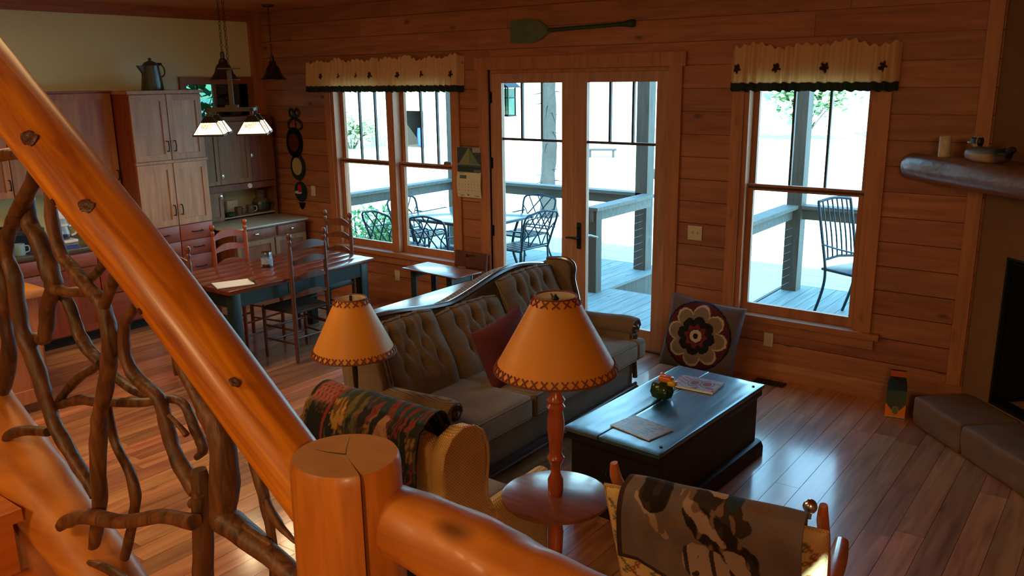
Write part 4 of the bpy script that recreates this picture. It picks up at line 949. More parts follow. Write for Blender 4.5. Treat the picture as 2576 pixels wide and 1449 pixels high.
# wings and arms
for s, y in ((-1, SY0 + .035), (1, SY1 - .035)):
    wp = [(-3.68, .30), (-3.70, .955), (-3.66, .985), (-3.52, 1.0), (-3.45, .985), (-3.425, .95), (-3.43, .86), (-3.40, .74), (-3.37, .64), (-3.35, .30)]
    sh = MB(); n = len(wp)
    sh.prism(wp, y - .045, y + .045, 'xz')
    w = sh.build('wing', M['sofa'], so)
    bv = w.modifiers.new('b', 'BEVEL'); bv.width = .02; bv.segments = 3; bv.limit_method = 'ANGLE'
    yy = y
    MB().tube([(-3.66, yy, .99), (-3.52, yy, 1.008), (-3.44, yy, .99), (-3.412, yy, .95), (-3.418, yy, .86), (-3.385, yy, .74), (-3.355, yy, .63)], .017, 8, sub=3).build('wing_trim', M['sofawood'], w)
    arm = MB().tube([(-3.40, y, .56), (-3.15, y, .565), (-2.95, y, .575), (-2.87, y, .57)], [.06, .066, .072, .066], 18, sub=4)
    arm.box(-3.42, -2.90, y - .042, y + .042, .20, .56)
    a = arm.build('arm', M['sofa'], so, ang=50)
    sc = MB()
    for k in range(1): sc.tube([(-2.868, y + .052 * cos(t) * (1 - t / 16), .57 + .052 * sin(t) * (1 - t / 16)) for t in [i * .45 for i in range(26)]], .010, 6)
    sc.lathe([(.022, 0), (.02, .012), (.0, .018)], (0, 0, 0), 12, TR((-2.866, y, .57), 0, pi / 2, 0)).tube([(-2.875, y, .51), (-2.88, y, .36), (-2.87, y, .18)], [.018, .014, .02], 8)
    sc.build('arm_scroll', M['sofawood'], a)
# seat cushions
yc = [SY0 + .085, -2.44, -1.74, SY1 - .085]
for k in range(3):
    a, b = yc[k] + .004, yc[k + 1] - .004
    def pf(p):
        q = 1 - (p.y / ((b - a) / 2 + .01)) ** 2; r = 1 - ((p.x) / .36) ** 2
        return (p.x, p.y, p.z + (.018 * max(q, 0) * max(r, 0) if p.z > 0 else 0))
    if k == 0: a2, b2 = a, b
    o = MB().rbox((-3.12, (a + b) / 2, .405), (.62, b - a, .15), .035, 4, 8, pf).build('seat_cushion', M['sofay'], so)
    pp = [(-2.815, a + .03, .475), (-2.815, b - .03, .475)]
    MB().tube([(-3.38, a + .006, .468), (-2.84, a + .008, .468), (-2.818, a + .03, .468), (-2.818, b - .03, .468), (-2.84, b - .008, .468), (-3.38, b - .006, .468)], .006, 6).tube([(-3.3, a + .006, .345), (-2.84, a + .008, .345), (-2.818, a + .03, .345), (-2.818, b - .03, .345), (-2.84, b - .008, .345), (-3.3, b - .006, .345)], .006, 6).build('piping', M['piping'], o)
for y, s in ((SY0 + .02, -1), (SY1 - .02, 1)):      # the T shaped ends in front of the arms
    o = MB().rbox((-2.885, y + .02 * -s, .405), (.15, .14, .15), .035, 3, 1).build('seat_cushion_end', M['sofay'], so)
# tufted back cushions
def backc(y0, y1, z0, z1):
    nu, nv = 46, 40
    cyy = (y0 + y1) / 2; w = y1 - y0
    tufts = [(cyy + dx * w, z0 + dz * (z1 - z0)) for dx, dz in ((-.25, .80), (.0, .80), (.25, .80), (-.125, .60), (.125, .60), (-.25, .42), (0, .42), (.25, .42))]
    def fn(u, v):
        y = y0 + w * u; z = z0 + (z1 - z0) * v
        lean = -.20 * v
        e = min(1, (1 - abs(2 * u - 1) ** 6)); ev = min(1, 1 - max(0, (v - .86) / .14) ** 2 * 1.0)
        bul = .12 * sqrt(max(0, e)) * sqrt(max(0, ev)) * (.55 + .45 * sin(pi * min(1, v * 1.25 + .1)))
        for ty, tz in tufts:
            d = sqrt((y - ty) ** 2 + (z - tz) ** 2); bul -= .040 * math.exp(-(d / .035) ** 2)
            if z < tz or True:
                dd = abs(y - ty); bul -= .012 * math.exp(-(dd / .018) ** 2) * (1 if z > .58 * (z1 - z0) + z0 else max(0, (z - z0) / (z1 - z0) / .58))
        top = .03 * (1 - abs(2 * u - 1) ** 3) * v
        return (-3.47 + lean + bul + .06 * (v < 2), y, z + top)
    mb = MB().grid(fn, nu, nv, .03)
    o = mb.build('back_cushion', M['sofa'], so, ang=80)
    tp = [Vector(fn(k / 24, .985)) + Vector((-.005, 0, .006)) for k in range(25)]
    MB().tube([fn(0.01, .35)] + [fn(.01, .7)] + tp + [fn(.99, .7), fn(.99, .35)], .007, 6).build('piping', M['piping'], o)
    for ty, tz in tufts:
        p = fn((ty - y0) / w, (tz - z0) / (z1 - z0)); 
        MB().rbox((p[0] + .004, p[1], p[2]), (.014, .022, .022), .006, 2).build('button', M['sofa'], o)
for k, (a, b) in enumerate(((SY0 + .09, -2.47), (-2.47, -1.79), (-1.79, SY1 - .09))):
    backc(a, b, .46, crest((a + b) / 2) - .035)
# maroon pillow
def pillow(name, c, w, h, th, Mx, mat, label, cat, parent=None, n=24, seamp=.5, group=None):
    def side(sg):
        def fn(u, v):
            a = 2 * u - 1; b = 2 * v - 1
            t = (max(0, (1 - a * a)) ** seamp) * (max(0, (1 - b * b)) ** seamp)
            k = 1 - .07 * (1 - abs(a)) * 0 
            px_ = a * w / 2 * (1 - .06 * (1 - b * b) * abs(a)); pz = b * h / 2 * (1 - .06 * (1 - a * a) * abs(b))
            return (px_, sg * (.004 + th / 2 * t), pz)
        return fn
    mb = MB().grid(side(-1), n, n, 0, Mx).grid(side(1), n, n, 0, Mx)
    # close the seam
    N = (n + 1) ** 2; q = lambda i, j: i * (n + 1) + j
    edge = [q(i, 0) for i in range(n + 1)] + [q(n, j) for j in range(1, n + 1)] + [q(i, n) for i in range(n - 1, -1, -1)] + [q(0, j) for j in range(n - 1, 0, -1)]
    for a, b in zip(edge, edge[1:] + edge[:1]): mb.f.append((a, b, b + N, a + N))
    o = mb.build(name, mat, ang=80)
    if label: tag(o, label, cat, group)
    return o
pillow('throw_pillow', None, .44, .42, .21, TR((-3.13, -2.29, .68), radians(-14), 0, radians(78)) @ Matrix.Rotation(radians(-14), 4, 'Y'), M['maroon'], 'dark maroon square pillow leaning on the middle of the sofa', 'pillow')

# hooked pillow with a flower by the wall
o = pillow('floor_pillow', None, .62, .60, .22, TR((-2.70, -.30, .325), radians(-12), 0, radians(3)) @ Matrix.Rotation(radians(5), 4, 'Y'), M['rugwool'], 'big hooked wool pillow with black and cream flower, leaning on the plank wall', 'pillow', n=110, seamp=.35)
inv = (TR((-2.70, -.30, .325), radians(-12), 0, radians(3)) @ Matrix.Rotation(radians(5), 4, 'Y')).inverted()
def flower(i, co):
    p = inv @ co; x = p.x + .01; z = p.z - .01
    r = sqrt(x * x + z * z); a = math.atan2(z, x)
    nz = noise.noise(Vector((x * 40, z * 40, 0))) * .006; r += nz
    gray = (s2l(100), s2l(84), s2l(78)); cream = (s2l(186), s2l(166), s2l(138)); blk = (s2l(26), s2l(24), s2l(30)); red = (s2l(110), s2l(34), s2l(44)); tau = (s2l(128), s2l(108), s2l(88)); mar = (s2l(84), s2l(32), s2l(38))
    pet = abs(cos(a * 4 + .2)) ** .6
    R_ = .17 + .075 * pet
    if r < .022: return blk
    if r < .050: return cream
    if r < .085 + .012 * cos(a * 8): return red if r > .058 else blk
    if r < .125 + .03 * pet: return blk
    if r < R_ - .014: return tau
    if r < R_ + .004: return cream
    if max(abs(x), abs(z)) > .275 or abs(x) + abs(z) > .46: return gray
    if r > .262: return blk if r < .275 else gray
    return mar
paint(o, flower)

# ------------------------------------------------------------ coffee trunk
ct = thing('coffee_table', 'low blackened wooden trunk used as coffee table, with a worn plank lid', 'trunk', (-2.08, -2.05, 0))
A = [(-2.43, -1.43), (-1.82, -1.41), (-1.755, -2.70), (-2.36, -2.73)]
TRM = TR((-2.09, -2.07, 0), 0, 0, radians(-2.7))
MB().box(-.275, .275, -.61, .61, .05, .435, TRM).build('body', M['trunks'], ct)
MB().prism([(-.275, .10), (-.30, .09), (-.315, .06), (-.315, 0), (.315, 0), (.315, .06), (.30, .09), (.275, .10)], -.65, .65, 'xz', TRM).build('plinth', M['trunks'], ct)
MB().cbox(-.295, .295, -.635, -.615, .40, .445, .004, TRM).cbox(-.295, .295, .615, .635, .40, .445, .004, TRM).cbox(.278, .295, -.615, .615, .40, .445, .004, TRM).cbox(-.295, -.278, -.615, .615, .40, .445, .004, TRM).build('lid_moulding', M['trunks'], ct)
for a, b in ((-.305, -.075), (-.075, .305)):
    def bump_(p):
        return (p.x, p.y, p.z + (.0016 * noise.noise(Vector((p.x * 16, p.y * 5, a * 9))) if p.z > 0 else 0))
    MB().rbox(((a + b) / 2, 0, .458), (b - a - .004, 1.30, .026), .005, 2, 22, bump_, TRM).build('lid_plank', M['trunk'], ct)
hm = M['black']
for y in (-.56, .57): MB().tube([(.262, y, .466), (.262, y, .476)], .009, 8, M=TRM).build('stud', hm, ct)
MB().tube([(-.03, -.612, .27), (-.03, -.632, .255), (0, -.638, .235), (.03, -.632, .255), (.03, -.612, .27)], .004, 6, M=TRM, sub=3).build('handle', M['black'], ct)

def mag(x, y, rz, w, h, th, fn, label, nm='magazine'):
    t = thing(nm, label, 'magazine', (x, y, .4735), rz)
    MB().box(-w / 2, w / 2, -h / 2, h / 2, 0, th - .0008).build('pages', M['paper'], t, local=True)
    g = MB().grid(lambda u, v: (-w / 2 + w * u, -h / 2 + h * v, th + .001 * sin(u * 3)), 80, 110, .0008).build('cover', M['print'], t, local=True)
    paint(g, lambda i, co: tuple(k * .62 for k in fn((co.x + w / 2) / w, (co.y + h / 2) / h)))
    return t
def cov1(u, v):
    n = noise.noise(Vector((u * 6, v * 6, 1)))
    if u < .26 and v > .74: return (.52, .53, .58)
    if v < .30 and .10 < u < .9:
        k = sin(u * 40) * sin(v * 30 + u * 10)
        return (.50, .08, .12) if k > .1 else (.60, .56, .60)
    d1 = sqrt(((u - .45) / .30) ** 2 + ((v - .72) / .16) ** 2); d2 = sqrt(((u - .50) / .32) ** 2 + ((v - .44) / .15) ** 2)
    for d in (d1, d2):
        if d < .62: return (.36 + .2 * n, .08, .05)
        if d < .72: return (.5, .44, .4)
        if d < 1: return (.08, .10, .16) if d > .85 else (.56, .54, .54)
    if n > .25: return (.45, .10, .12)
    return (.52, .50, .56)
def cov2(u, v):
    n = noise.noise(Vector((u * 7, v * 7, 5)))
    if v > .80 and u < .4: return (.50, .50, .56)
    if .12 < v < .36:
        for cxx, cvv in ((.2, .24), (.36, .20), (.56, .27), (.74, .22)):
            r = sqrt(((u - cxx) / .07) ** 2 + ((v - cvv) / .09) ** 2)
            if .75 < r < 1.0: return (.16, .10, .10)
    if v < .10 and .1 < u < .9 and int(u * 50) % 2: return (.3, .1, .1)
    if sqrt(((u - .62) / .22) ** 2 + ((v - .72) / .14) ** 2) < 1: return (.30 + .2 * n, .04, .04) if n > -.1 else (.08, .12, .05)
    if sqrt(((u - .25) / .22) ** 2 + ((v - .55) / .13) ** 2) < 1: return (.42, .14 + .2 * n, .06)
    if n > .2: return (.16, .20, .08)
    if n < -.3: return (.10, .10, .22)
    return (.46, .32, .24)
mag(-2.09, -1.70, radians(-87), .205, .275, .014, cov1, 'thick magazine with red lettering near the far end of the trunk')
mag(-2.055, -2.485, radians(78), .205, .28, .005, cov2, 'thin food magazine at the near end of the trunk')

# green glazed jar with an orange bird lid
t = thing('ceramic_jar', 'round green ceramic jar with an orange and yellow chicken-shaped lid on the trunk', 'jar', (-2.17, -2.02, .473))
MB().lathe([(.03, 0), (.058, .015), (.072, .05), (.066, .085), (.045, .105)], (-2.17, -2.02, .4735), 24, rf=lambda a, z: 1 + .05 * cos(8 * a)).build('body', M['greenglaze'], t)
MB().rbox((-2.145, -2.02, .60), (.095, .06, .045), .022, 4, M=None).rbox((-2.175, -2.01, .612), (.035, .035, .04), .016, 3).build('lid', M['orangeglaze'], t)
MB().rbox((-2.10, -2.03, .585), (.055, .05, .035), .015, 3).build('tail', M['yellowglaze'], t)

# ------------------------------------------------------------ lamps with laced shades
def shade_mat(nm, c, st):
    m, tt, b = nmat(nm); N = tt.nodes.new; L = tt.links.new
    n = N('ShaderNodeTexNoise'); tc = N('ShaderNodeTexCoord'); n.inputs['Scale'].default_value = 5; n.inputs['Detail'].default_value = 4; L(tc.outputs['Object'], n.inputs[0])
    mx = N('ShaderNodeMix'); mx.data_type = 'RGBA'; L(n.outputs['Fac'], mx.inputs['Factor']); mx.inputs[6].default_value = tuple(k * .88 for k in c[:3]) + (1,); mx.inputs[7].default_value = tuple(min(1, k * 1.12) for k in c[:3]) + (1,)
    L(mx.outputs[2], b.inputs['Base Color']); b.inputs['Roughness'].default_value = .42
    tr = N('ShaderNodeBsdfTranslucent'); L(mx.outputs[2], tr.inputs['Color']); ms = N('ShaderNodeMixShader'); ms.inputs[0].default_value = st
    out = tt.nodes['Material Output']; L(b.outputs[0], ms.inputs[1]); L(tr.outputs[0], ms.inputs[2]); L(ms.outputs[0], out.inputs['Surface'])
    return m
M['shade'] = shade_mat('parchment_shade', rgb(236, 164, 60), .35)
M['liner'] = plain('shade_liner', rgb(236, 226, 196), .7, noise_amt=.03)
def laced_shade(parent, c, rb, rt, z0, z1, nb, ntp):
    sh = MB().grid(lambda u, v: (c[0] + (rb + (rt - rb) * v) * cos(2 * pi * u), c[1] + (rb + (rt - rb) * v) * sin(2 * pi * u), z0 + (z1 - z0) * v), 64, 8, .002).build('lamp_shade', M['shade'], parent, fix=False)
    MB().grid(lambda u, v: (c[0] + (rb - .004 + (rt - rb) * v) * cos(2 * pi * u), c[1] + (rb - .004 + (rt - rb) * v) * sin(2 * pi * u), z0 + .002 + (z1 - z0 - .004) * v), 48, 4, .001).build('liner', M['liner'], sh, fix=False)
    for (r, z, n, hgt, sg) in ((rb, z0, nb, .026, 1), (rt, z1, ntp, .024, -1)):
        mb = MB(); sl = (rt - rb) / (z1 - z0)
        for k in range(n):
            a0 = 2 * pi * k / n; da = 2 * pi / n * .32
            for d in (-1, 1):
                p = []
                for q in (-1, 0, 1):
                    zz = z + sg * (.016 + hgt / 2 * q * d); rr_ = rb + sl * (zz - z0) + .003; aa = a0 + da * q
                    p.append((c[0] + rr_ * cos(aa), c[1] + rr_ * sin(aa), zz))
                mb.tube(p, .0034, 5)
        o = mb.build('lacing', M['lace'], sh); o['kind'] = 'stuff'
        rg = MB(); rg.tube([(c[0] + r * cos(t), c[1] + r * sin(t), z) for t in [i * 2 * pi / 40 for i in range(41)]], .004, 6, cap=False); rg.build('rim', M['lace'], sh)
    mb = MB()
    for a in (0.3, pi / 3 * 2 + .3, pi / 3 * 4 + .3): mb.tube([(c[0] + rt * cos(a), c[1] + rt * sin(a), z1 - .012), (c[0], c[1], z1 - .03)], .003, 5)
    mb.build('spider', M['bronze'], sh)
    return sh
LX, LY = -1.855, -3.62
t = thing('tray_floor_lamp', 'big floor lamp with turned maple pole, round tray table and laced parchment shade', 'lamp', (LX, LY, 0))
pr = [(.0, 0), (.022, .0), (.025, .05), (.03, .12), (.022, .2), (.03, .3), (.034, .38), (.024, .46), (.02, .5), (.03, .53), (.026, .585)]
MB().lathe(pr, (LX, LY, .06), 20).build('lower_pole', M['maple'], t)
MB().lathe([(.03, .62), (.034, .64), (.034, .69), (.020, .72), (.024, .76), (.038, .79), (.026, .81), (.030, .86), (.037, .92), (.036, .96), (.030, 1.0), (.040, 1.02), (.030, 1.035), (.040, 1.05), (.028, 1.07), (.023, 1.1), (.021, 1.14), (.012, 1.2), (.008, 1.44), (0, 1.44)], (LX, LY, .0), 20).build('upper_pole', M['maple'], t)
MB().lathe([(.0, -.012), (.215, -.012), (.232, -.006), (.232, .008), (.222, .012), (0, .012)], (LX, LY, .608), 64).build('tray_table_top', M['tray'], t)
for k in range(3):
    a = k * 2 * pi / 3 + .4
    MB().tube([(LX, LY, .16), (LX + .14 * cos(a), LY + .14 * sin(a), .14), (LX + .26 * cos(a), LY + .26 * sin(a), .018)], [.03, .024, .016], 10, sub=4).build('foot', M['maple'], t)
laced_shade(t, (LX, LY), .255, .085, 1.185, 1.495, 38, 13)
MB().lathe([(.014, 0), (.016, .02), (.028, .05), (.03, .08), (.012, .11), (0, .115)], (LX, LY, 1.30), 14).build('bulb', M['paper'], t)
MB().lathe([(.012, 0), (.012, .05), (.018, .055), (.0, .075)], (LX, LY, 1.43), 8).build('finial', M['bronze'], t)
# lamp on the end table
EX, EY = -3.29, -3.43
et = thing('end_table', 'small dark end table between the sofa arm and the wing chair', 'table', (EX, EY, 0))
MB().cbox(EX - .20, EX + .20, EY - .20, EY + .20, .50, .53, .006).build('top', M['sofawood'], et)
MB().box(EX - .17, EX + .17, EY - .17, EY + .17, .42, .50).build('apron', M['sofawood'], et)
for sx in (-1, 1):
    for sy in (-1, 1): MB().cbox(EX + sx * .165 - .02, EX + sx * .165 + .02, EY + sy * .165 - .02, EY + sy * .165 + .02, 0, .42, .003).build('leg', M['sofawood'], et)
t = thing('table_lamp', 'smaller lamp with laced parchment shade on a slim dark stem, beside the sofa', 'lamp', (EX, EY, .53))
MB().lathe([(.07, 0), (.07, .012), (.03, .022), (.014, .05), (.012, .20), (.016, .30), (.012, .38), (.012, .60), (0, .62)], (EX, EY, .531), 18).build('stem', M['bronze'], t)
laced_shade(t, (EX, EY), .225, .08, .935, 1.235, 36, 13)
MB().tube([(EX, EY, 1.15), (EX, EY, 1.25)], .008, 8).build('finial', M['bronze'], t)
# ------------------------------------------------------------ wing chair with its throw
WM = TR((-2.39, -3.76, 0), 0, 0, radians(2))
wc_ = thing('wing_chair', 'tan woven wing chair facing the trunk, patterned throw over its back', 'armchair', (-2.39, -3.76, 0))
def wback(p):
    z = (p.z + .36) / .72
    return (p.x, p.y - .05 * z + .02 * (1 - (p.x / .33) ** 2), p.z + .03 * (1 - (p.x / .33) ** 2) * (1 if p.z > 0 else 0))
MB().rbox((0, -.325, .62), (.64, .11, .74), .045, 4, 6, wback, WM).build('back', M['wing'], wc_)
side = [(-.39, .14), (-.42, .90), (-.405, .96), (-.36, 1.01), (-.29, 1.03), (-.22, 1.015), (-.165, .975), (-.135, .91), (-.13, .84), (-.145, .74), (-.145, .68), (-.11, .61), (-.05, .57), (.30, .545), (.33, .50), (.33, .14)]
for s in (-1, 1):
    w = MB().prism(side, s * .335 - .035, s * .335 + .035, 'yz', WM).build('wing_side', M['wing'], wc_)
    bv = w.modifiers.new('b', 'BEVEL'); bv.width = .016; bv.segments = 3; bv.limit_method = 'ANGLE'; bv.angle_limit = radians(50)
    pl = [(s * .372, y, z) for y, z in side[1:]]
    MB().tube(pl, .007, 6, M=WM).build('piping', M['wing'], w)
    a = MB().tube([(s * .335, -.08, .565), (s * .335, .15, .555), (s * .335, .335, .55)], [.045, .055, .058], 16, sub=3, M=WM).build('arm', M['wing'], wc_)
    MB().rbox((s * .335, .352, .55), (.075, .03, .07), .014, 3, M=WM).build('arm_knob', M['sofawood'], a)
MB().rbox((0, .0, .235), (.62, .66, .19), .02, 2, 1, M=WM).build('base', M['wing'], wc_)
MB().rbox((0, .06, .385), (.59, .58, .13), .04, 4, 4, lambda p: (p.x, p.y, p.z + (.02 * (1 - (p.x / .3) ** 2) if p.z > 0 else 0)), WM).build('seat_cushion', M['sofa'], wc_)
for x in (-.28, .28):
    for y in (-.30, .28): MB().lathe([(.014, 0), (.022, .02), (.028, .13)], (x, y, 0), 10, WM).build('leg', M['sofawood'], wc_)
def drape(x0, x1, path, seed, wav=.012):
    """cloth along a (y,z) path, x from x0 to x1"""
    P = [Vector((0, a, b)) for a, b in path]; d = [0]
    for a, b in zip(P[:-1], P[1:]): d.append(d[-1] + (b - a).length)
    def at(v):
        t = v * d[-1]
        for i in range(len(P) - 1):
            if t <= d[i + 1] + 1e-9:
                k = (t - d[i]) / (d[i + 1] - d[i]); p0 = P[max(i - 1, 0)]; p1 = P[i]; p2 = P[i + 1]; p3 = P[min(i + 2, len(P) - 1)]
                return .5 * ((2 * p1) + (-p0 + p2) * k + (2 * p0 - 5 * p1 + 4 * p2 - p3) * k * k + (-p0 + 3 * p1 - 3 * p2 + p3) * k ** 3)
        return P[-1]
    return at
at1 = drape(0, 0, [(-.215, .62), (-.225, .80), (-.25, .96), (-.30, 1.065), (-.37, 1.075), (-.425, 1.03), (-.455, .90), (-.46, .70), (-.45, .45), (-.445, .30)], 1)
def th1(u, v):
    p = at1(v); x = -.375 + .66 * u
    n = noise.noise(Vector((u * 5, v * 5, 3))); n2 = noise.noise(Vector((u * 2.0, v * 2.2, 9)))
    out = .012 + .018 * max(0, n) + .012 * n2
    e = max(0, v - .45) * (.03 * sin(u * 14 + 1) )
    yy = p.y - out * (1 if v > .45 else -.2) - e * .6; zz = p.z + (.012 + .01 * n if .2 < v < .55 else 0)
    sag = -.03 * (u * (1 - u) * 4) * (1 if v > .5 else 0)
    if u < .06: x += 0; zz -= .07 * (1 - u / .06) ** 2 * (1 if .3 < v < .5 else .2)
    return (x + .02 * n2, yy, zz + .0 * sag)
NU, NV = 130, 170
o = MB().grid(th1, NU, NV, .006, WM).build('tapestry_throw', M['cloth_print'], ang=80)
tag(o, 'dark floral tapestry throw with fringe draped over the wing chair back', 'blanket')
def tap(i, co):
    n = i % ((NU + 1) * (NV + 1)); iu, iv = divmod(n, NV + 1); u = iu / NU; v = iv / NV
    wx = u + .05 * noise.noise(Vector((u * 9, v * 9, 31))); wy = v + .05 * noise.noise(Vector((u * 9, v * 9, 57)))
    a = noise.noise(Vector((wx * 9, wy * 15, 1))); b = noise.noise(Vector((wx * 34, wy * 12, 7))); c = noise.noise(Vector((u * 60, v * 70, 2))); d = noise.noise(Vector((wx * 5, wy * 6, 12)))
    g = .85 + .3 * c
    K = lambda r_, g_, b_: (s2l(r_) * g, s2l(g_) * g, s2l(b_) * g)
    if u < .06: return K(142, 102, 56) if (iu + iv) % 3 else K(84, 56, 32)
    if .09 <= u + .25 * (v - .42) < .27 and .33 < v < .45: return K(158, 92, 76) if sin(v * 170) * sin(u * 170) > -.3 else K(118, 52, 46)
    if abs(u - .29 + .5 * (v - .40)) < .012 and .3 < v < .66: return K(140, 50, 36)
    if v > .64:
        k = (v * 32 + d * 3 + u * 5 + a) % 3.2
        if k < .4: return K(158, 150, 118) if c > -.15 else K(60, 76, 66)
        if k < .62: return K(160, 74, 50)
        if k < 1.5: return K(28, 54, 50)
        return K(34, 27, 26)
    hh = (v - .44) / .17
    if 0 < hh < 1 and abs(u - .70) < .02 + .11 * hh:
        e = sqrt(((u - .70) / .045) ** 2 + ((hh - .55) / .22) ** 2)
        if .8 < e < 1.05: return K(112, 76, 52)
        if e < .8: return K(52, 60, 52)
        return K(170, 122, 88)
    if sqrt(((u - .34) / .055) ** 2 + ((v - .47) / .055) ** 2) < 1 + .3 * c: return K(168, 122, 56) if b > -.1 else K(104, 72, 34)
    if sqrt(((u - .44) / .07) ** 2 + ((v - .42) / .05) ** 2) < 1 + .3 * c: return K(104, 88, 46) if b > -.05 else K(56, 54, 34)
    if u > .46 and .37 < v < .46 and b > .12: return K(128, 50, 44)
    if u > .2 and .34 < v < .43: return K(40, 64, 70) if b < .1 else K(70, 90, 88)
    if a > .26: return K(134, 98, 50) if c > 0 else K(86, 64, 34)
    if abs(b) < .05 and d < 0: return K(116, 46, 40)
    if b > .32: return K(80, 74, 44)
    return K(28, 31, 30) if d > -.15 else K(46, 42, 32)
paint(o, tap)
fr = MB()
for k in range(110):
    v = k / 110 * .96 + .02; p = Vector(th1(0, v)); q = p + Vector((-.03 - .012 * noise.noise(Vector((v * 50, 0, 0))), .004 * sin(k), -.035))
    fr.tube([p, (p + q) / 2 + Vector((-.008, 0, .004)), q], [.0035, .003, .0015], 4, M=WM)
f_ = fr.build('fringe', M['wing'], o); f_['kind'] = 'stuff'

# ------------------------------------------------------------ glider chair with the wolf throw
GM = TR((-1.02, -3.965, 0), 0, 0, radians(10))
GM2 = GM @ Matrix.Translation((0, 0, -.095))
gc_ = thing('glider_chair', 'cream southwestern-pattern glider chair with maple frame, seen from behind', 'armchair', (-.985, -3.8, 0))
M['swcloth'] = painted('southwest_cloth', .9, .5)
def gb(u, v, back):
    x = -.372 + .744 * u; z = .36 + .69 * v
    yb = .27 * (1 - v) - .0
    th = .13
    k = sqrt(max(0, 1 - abs(2 * u - 1) ** 5)); kt = sqrt(max(0, 1 - max(0, (v - .84) / .16) ** 2)); kb = sqrt(max(0, 1 - max(0, (.1 - v) / .1) ** 2))
    t = th / 2 * k * kt * kb
    wx = 1 - .04 * (1 - v)
    return (x * wx, yb + .04 + (-t if back else t) + .0, z)
mb = MB(); n_ = 90
mb.grid(lambda u, v: gb(u, v, True), n_, n_, 0, GM2); mb.grid(lambda u, v: gb(u, v, False), n_, n_, 0, GM2)
N_ = (n_ + 1) ** 2; q_ = lambda i, j: i * (n_ + 1) + j
ed = [q_(i, 0) for i in range(n_ + 1)] + [q_(n_, j) for j in range(1, n_ + 1)] + [q_(i, n_) for i in range(n_ - 1, -1, -1)] + [q_(0, j) for j in range(n_ - 1, 0, -1)]
for a, b in zip(ed, ed[1:] + ed[:1]): mb.f.append((a, b, b + N_, a + N_))
o = mb.build('back_cushion', M['swcloth'], gc_, ang=80)
def sw(i, co):
    n = i % N_; iu, iv = divmod(n, n_ + 1); u = iu / n_; v = iv / n_
    base = (s2l(226), s2l(190), s2l(128))
    row = int(v * 5.2); gx = (u * 6.0 + (row % 2) * .5) % 1.0 * 2 - 1; gy = (v * 5.2) % 1.0
    st = int(gy * 7)
    if 0 < st < 6:
        off = (.30, .10, -.10, -.10, .10, .30)[st] * (1 if int(u * 6 + .5 * (row % 2)) % 2 else -1)
        for cc, dd in ((-.34, 1), (.34, -1)):
            if abs(gx - cc - off * dd) < .22 and (iu + iv) % 4 != 0:
                return (s2l(156), s2l(84), s2l(44)) if (row + int(cc > 0)) % 2 else (s2l(112), s2l(110), s2l(82))
    return base
paint(o, sw)
MB().tube([GM2 @ Vector(gb(0, k / 20, True)) for k in range(21)] + [GM2 @ Vector(gb(k / 20, 1, True)) for k in range(1, 20)] + [GM2 @ Vector(gb(1, 1 - k / 20, True)) for k in range(21)], .006, 6).build('piping', M['wing'], o)
o = MB().rbox((0, .48, .42), (.60, .56, .15), .05, 4, 3, M=GM).build('seat_cushion', M['wing'], gc_)
M['arm_wood'] = wood('glider_maple', rgb(186, 92, 36), rgb(206, 112, 50), 'z', rough=.25, vary=.03, coat=.4)
for s in (-1, 1):
    MB().tube([(s * .36 - .01, .44, .38), (s * .36 - .012, .34, .62), (s * .36 - .015, .24, .82), (s * .36 - .018, .165, .93), (s * .362 - .02, .155, .985)], [.024, .026, .027, .026, .018], 10, sub=4, M=GM, flat=.75).build('back_post', M['arm_wood'], gc_)
    MB().tube([(s * .36, .26, .56), (s * .365, .32, .57), (s * .37, .55, .57), (s * .365, .74, .55)], [.025, .034, .036, .028], 10, sub=4, M=GM, flat=.6).build('arm', M['arm_wood'], gc_)
    for yy in (.70, .25): MB().tube([(s * .35, yy, .54), (s * .365, yy, .2)], .02, 10, M=GM).build('arm_support', M['arm_wood'], gc_)
    MB().box(s * .365 - .02, s * .365 + .02, .0, .86, .03, .09, GM).box(s * .34 - .02, s * .34 + .02, .1, .8, .18, .23, GM).build('runner', M['arm_wood'], gc_)
MB().box(-.345, .345, .12, .16, .0, .06, GM).box(-.345, .345, .70, .74, .0, .06, GM).box(-.32, .32, .2, .76, .30, .345, GM).build('cross_rail', M['arm_wood'], gc_)
MB().lathe([(.006, -.04), (.008, -.018), (.016, -.014), (.021, -.006), (.0235, .004), (.021, .014), (.016, .022), (.008, .027), (.001, .029)], (.305, .12, .985), 20, GM).build('finial', M['chrome'], gc_)
at2 = drape(0, 0, [(.135, .72), (.115, .88), (.10, .99), (.075, 1.058), (.035, 1.075), (-.01, 1.055), (-.03, .98), (-.005, .86), (.045, .70), (.10, .54)], 2)
def th2(u, v0):
    lim = .70 + .28 * min(1, max(0, (u - .12) / .75)) - .0
    v = v0 * lim
    p = at2(v); x = -.288 + .595 * u
    n = noise.noise(Vector((u * 3.2, v * 3.5, 23))); n2 = noise.noise(Vector((u * 7, v * 6, 3)))
    out = .018 + .012 * n + .006 * n2 + (.012 * sin(u * 9 + 2) * max(0, v - .5))
    y = p.y - out * (1 if v > .42 else -.4); z = p.z + (.014 if .25 < v < .6 else 0) + .010 * n * (1 if .25 < v < .55 else 0)
    x += .012 * sin(v * 5 + 1) * (1 if u < .5 else -.6)
    return (x, y, z)
NU2, NV2 = 290, 250
o = MB().grid(th2, NU2, NV2, .007, GM2).build('wolf_throw', M['cloth_print'], ang=80)
tag(o, 'grey-brown fleece throw with wolf print draped over the glider chair back', 'blanket')
def ell(u, v, cx, cy, rx, ry, a=0):
    c, s = cos(a), sin(a); x = (u - cx) * c + (v - cy) * s; y = -(u - cx) * s + (v - cy) * c
    return (x / rx) ** 2 + (y / ry) ** 2 < 1
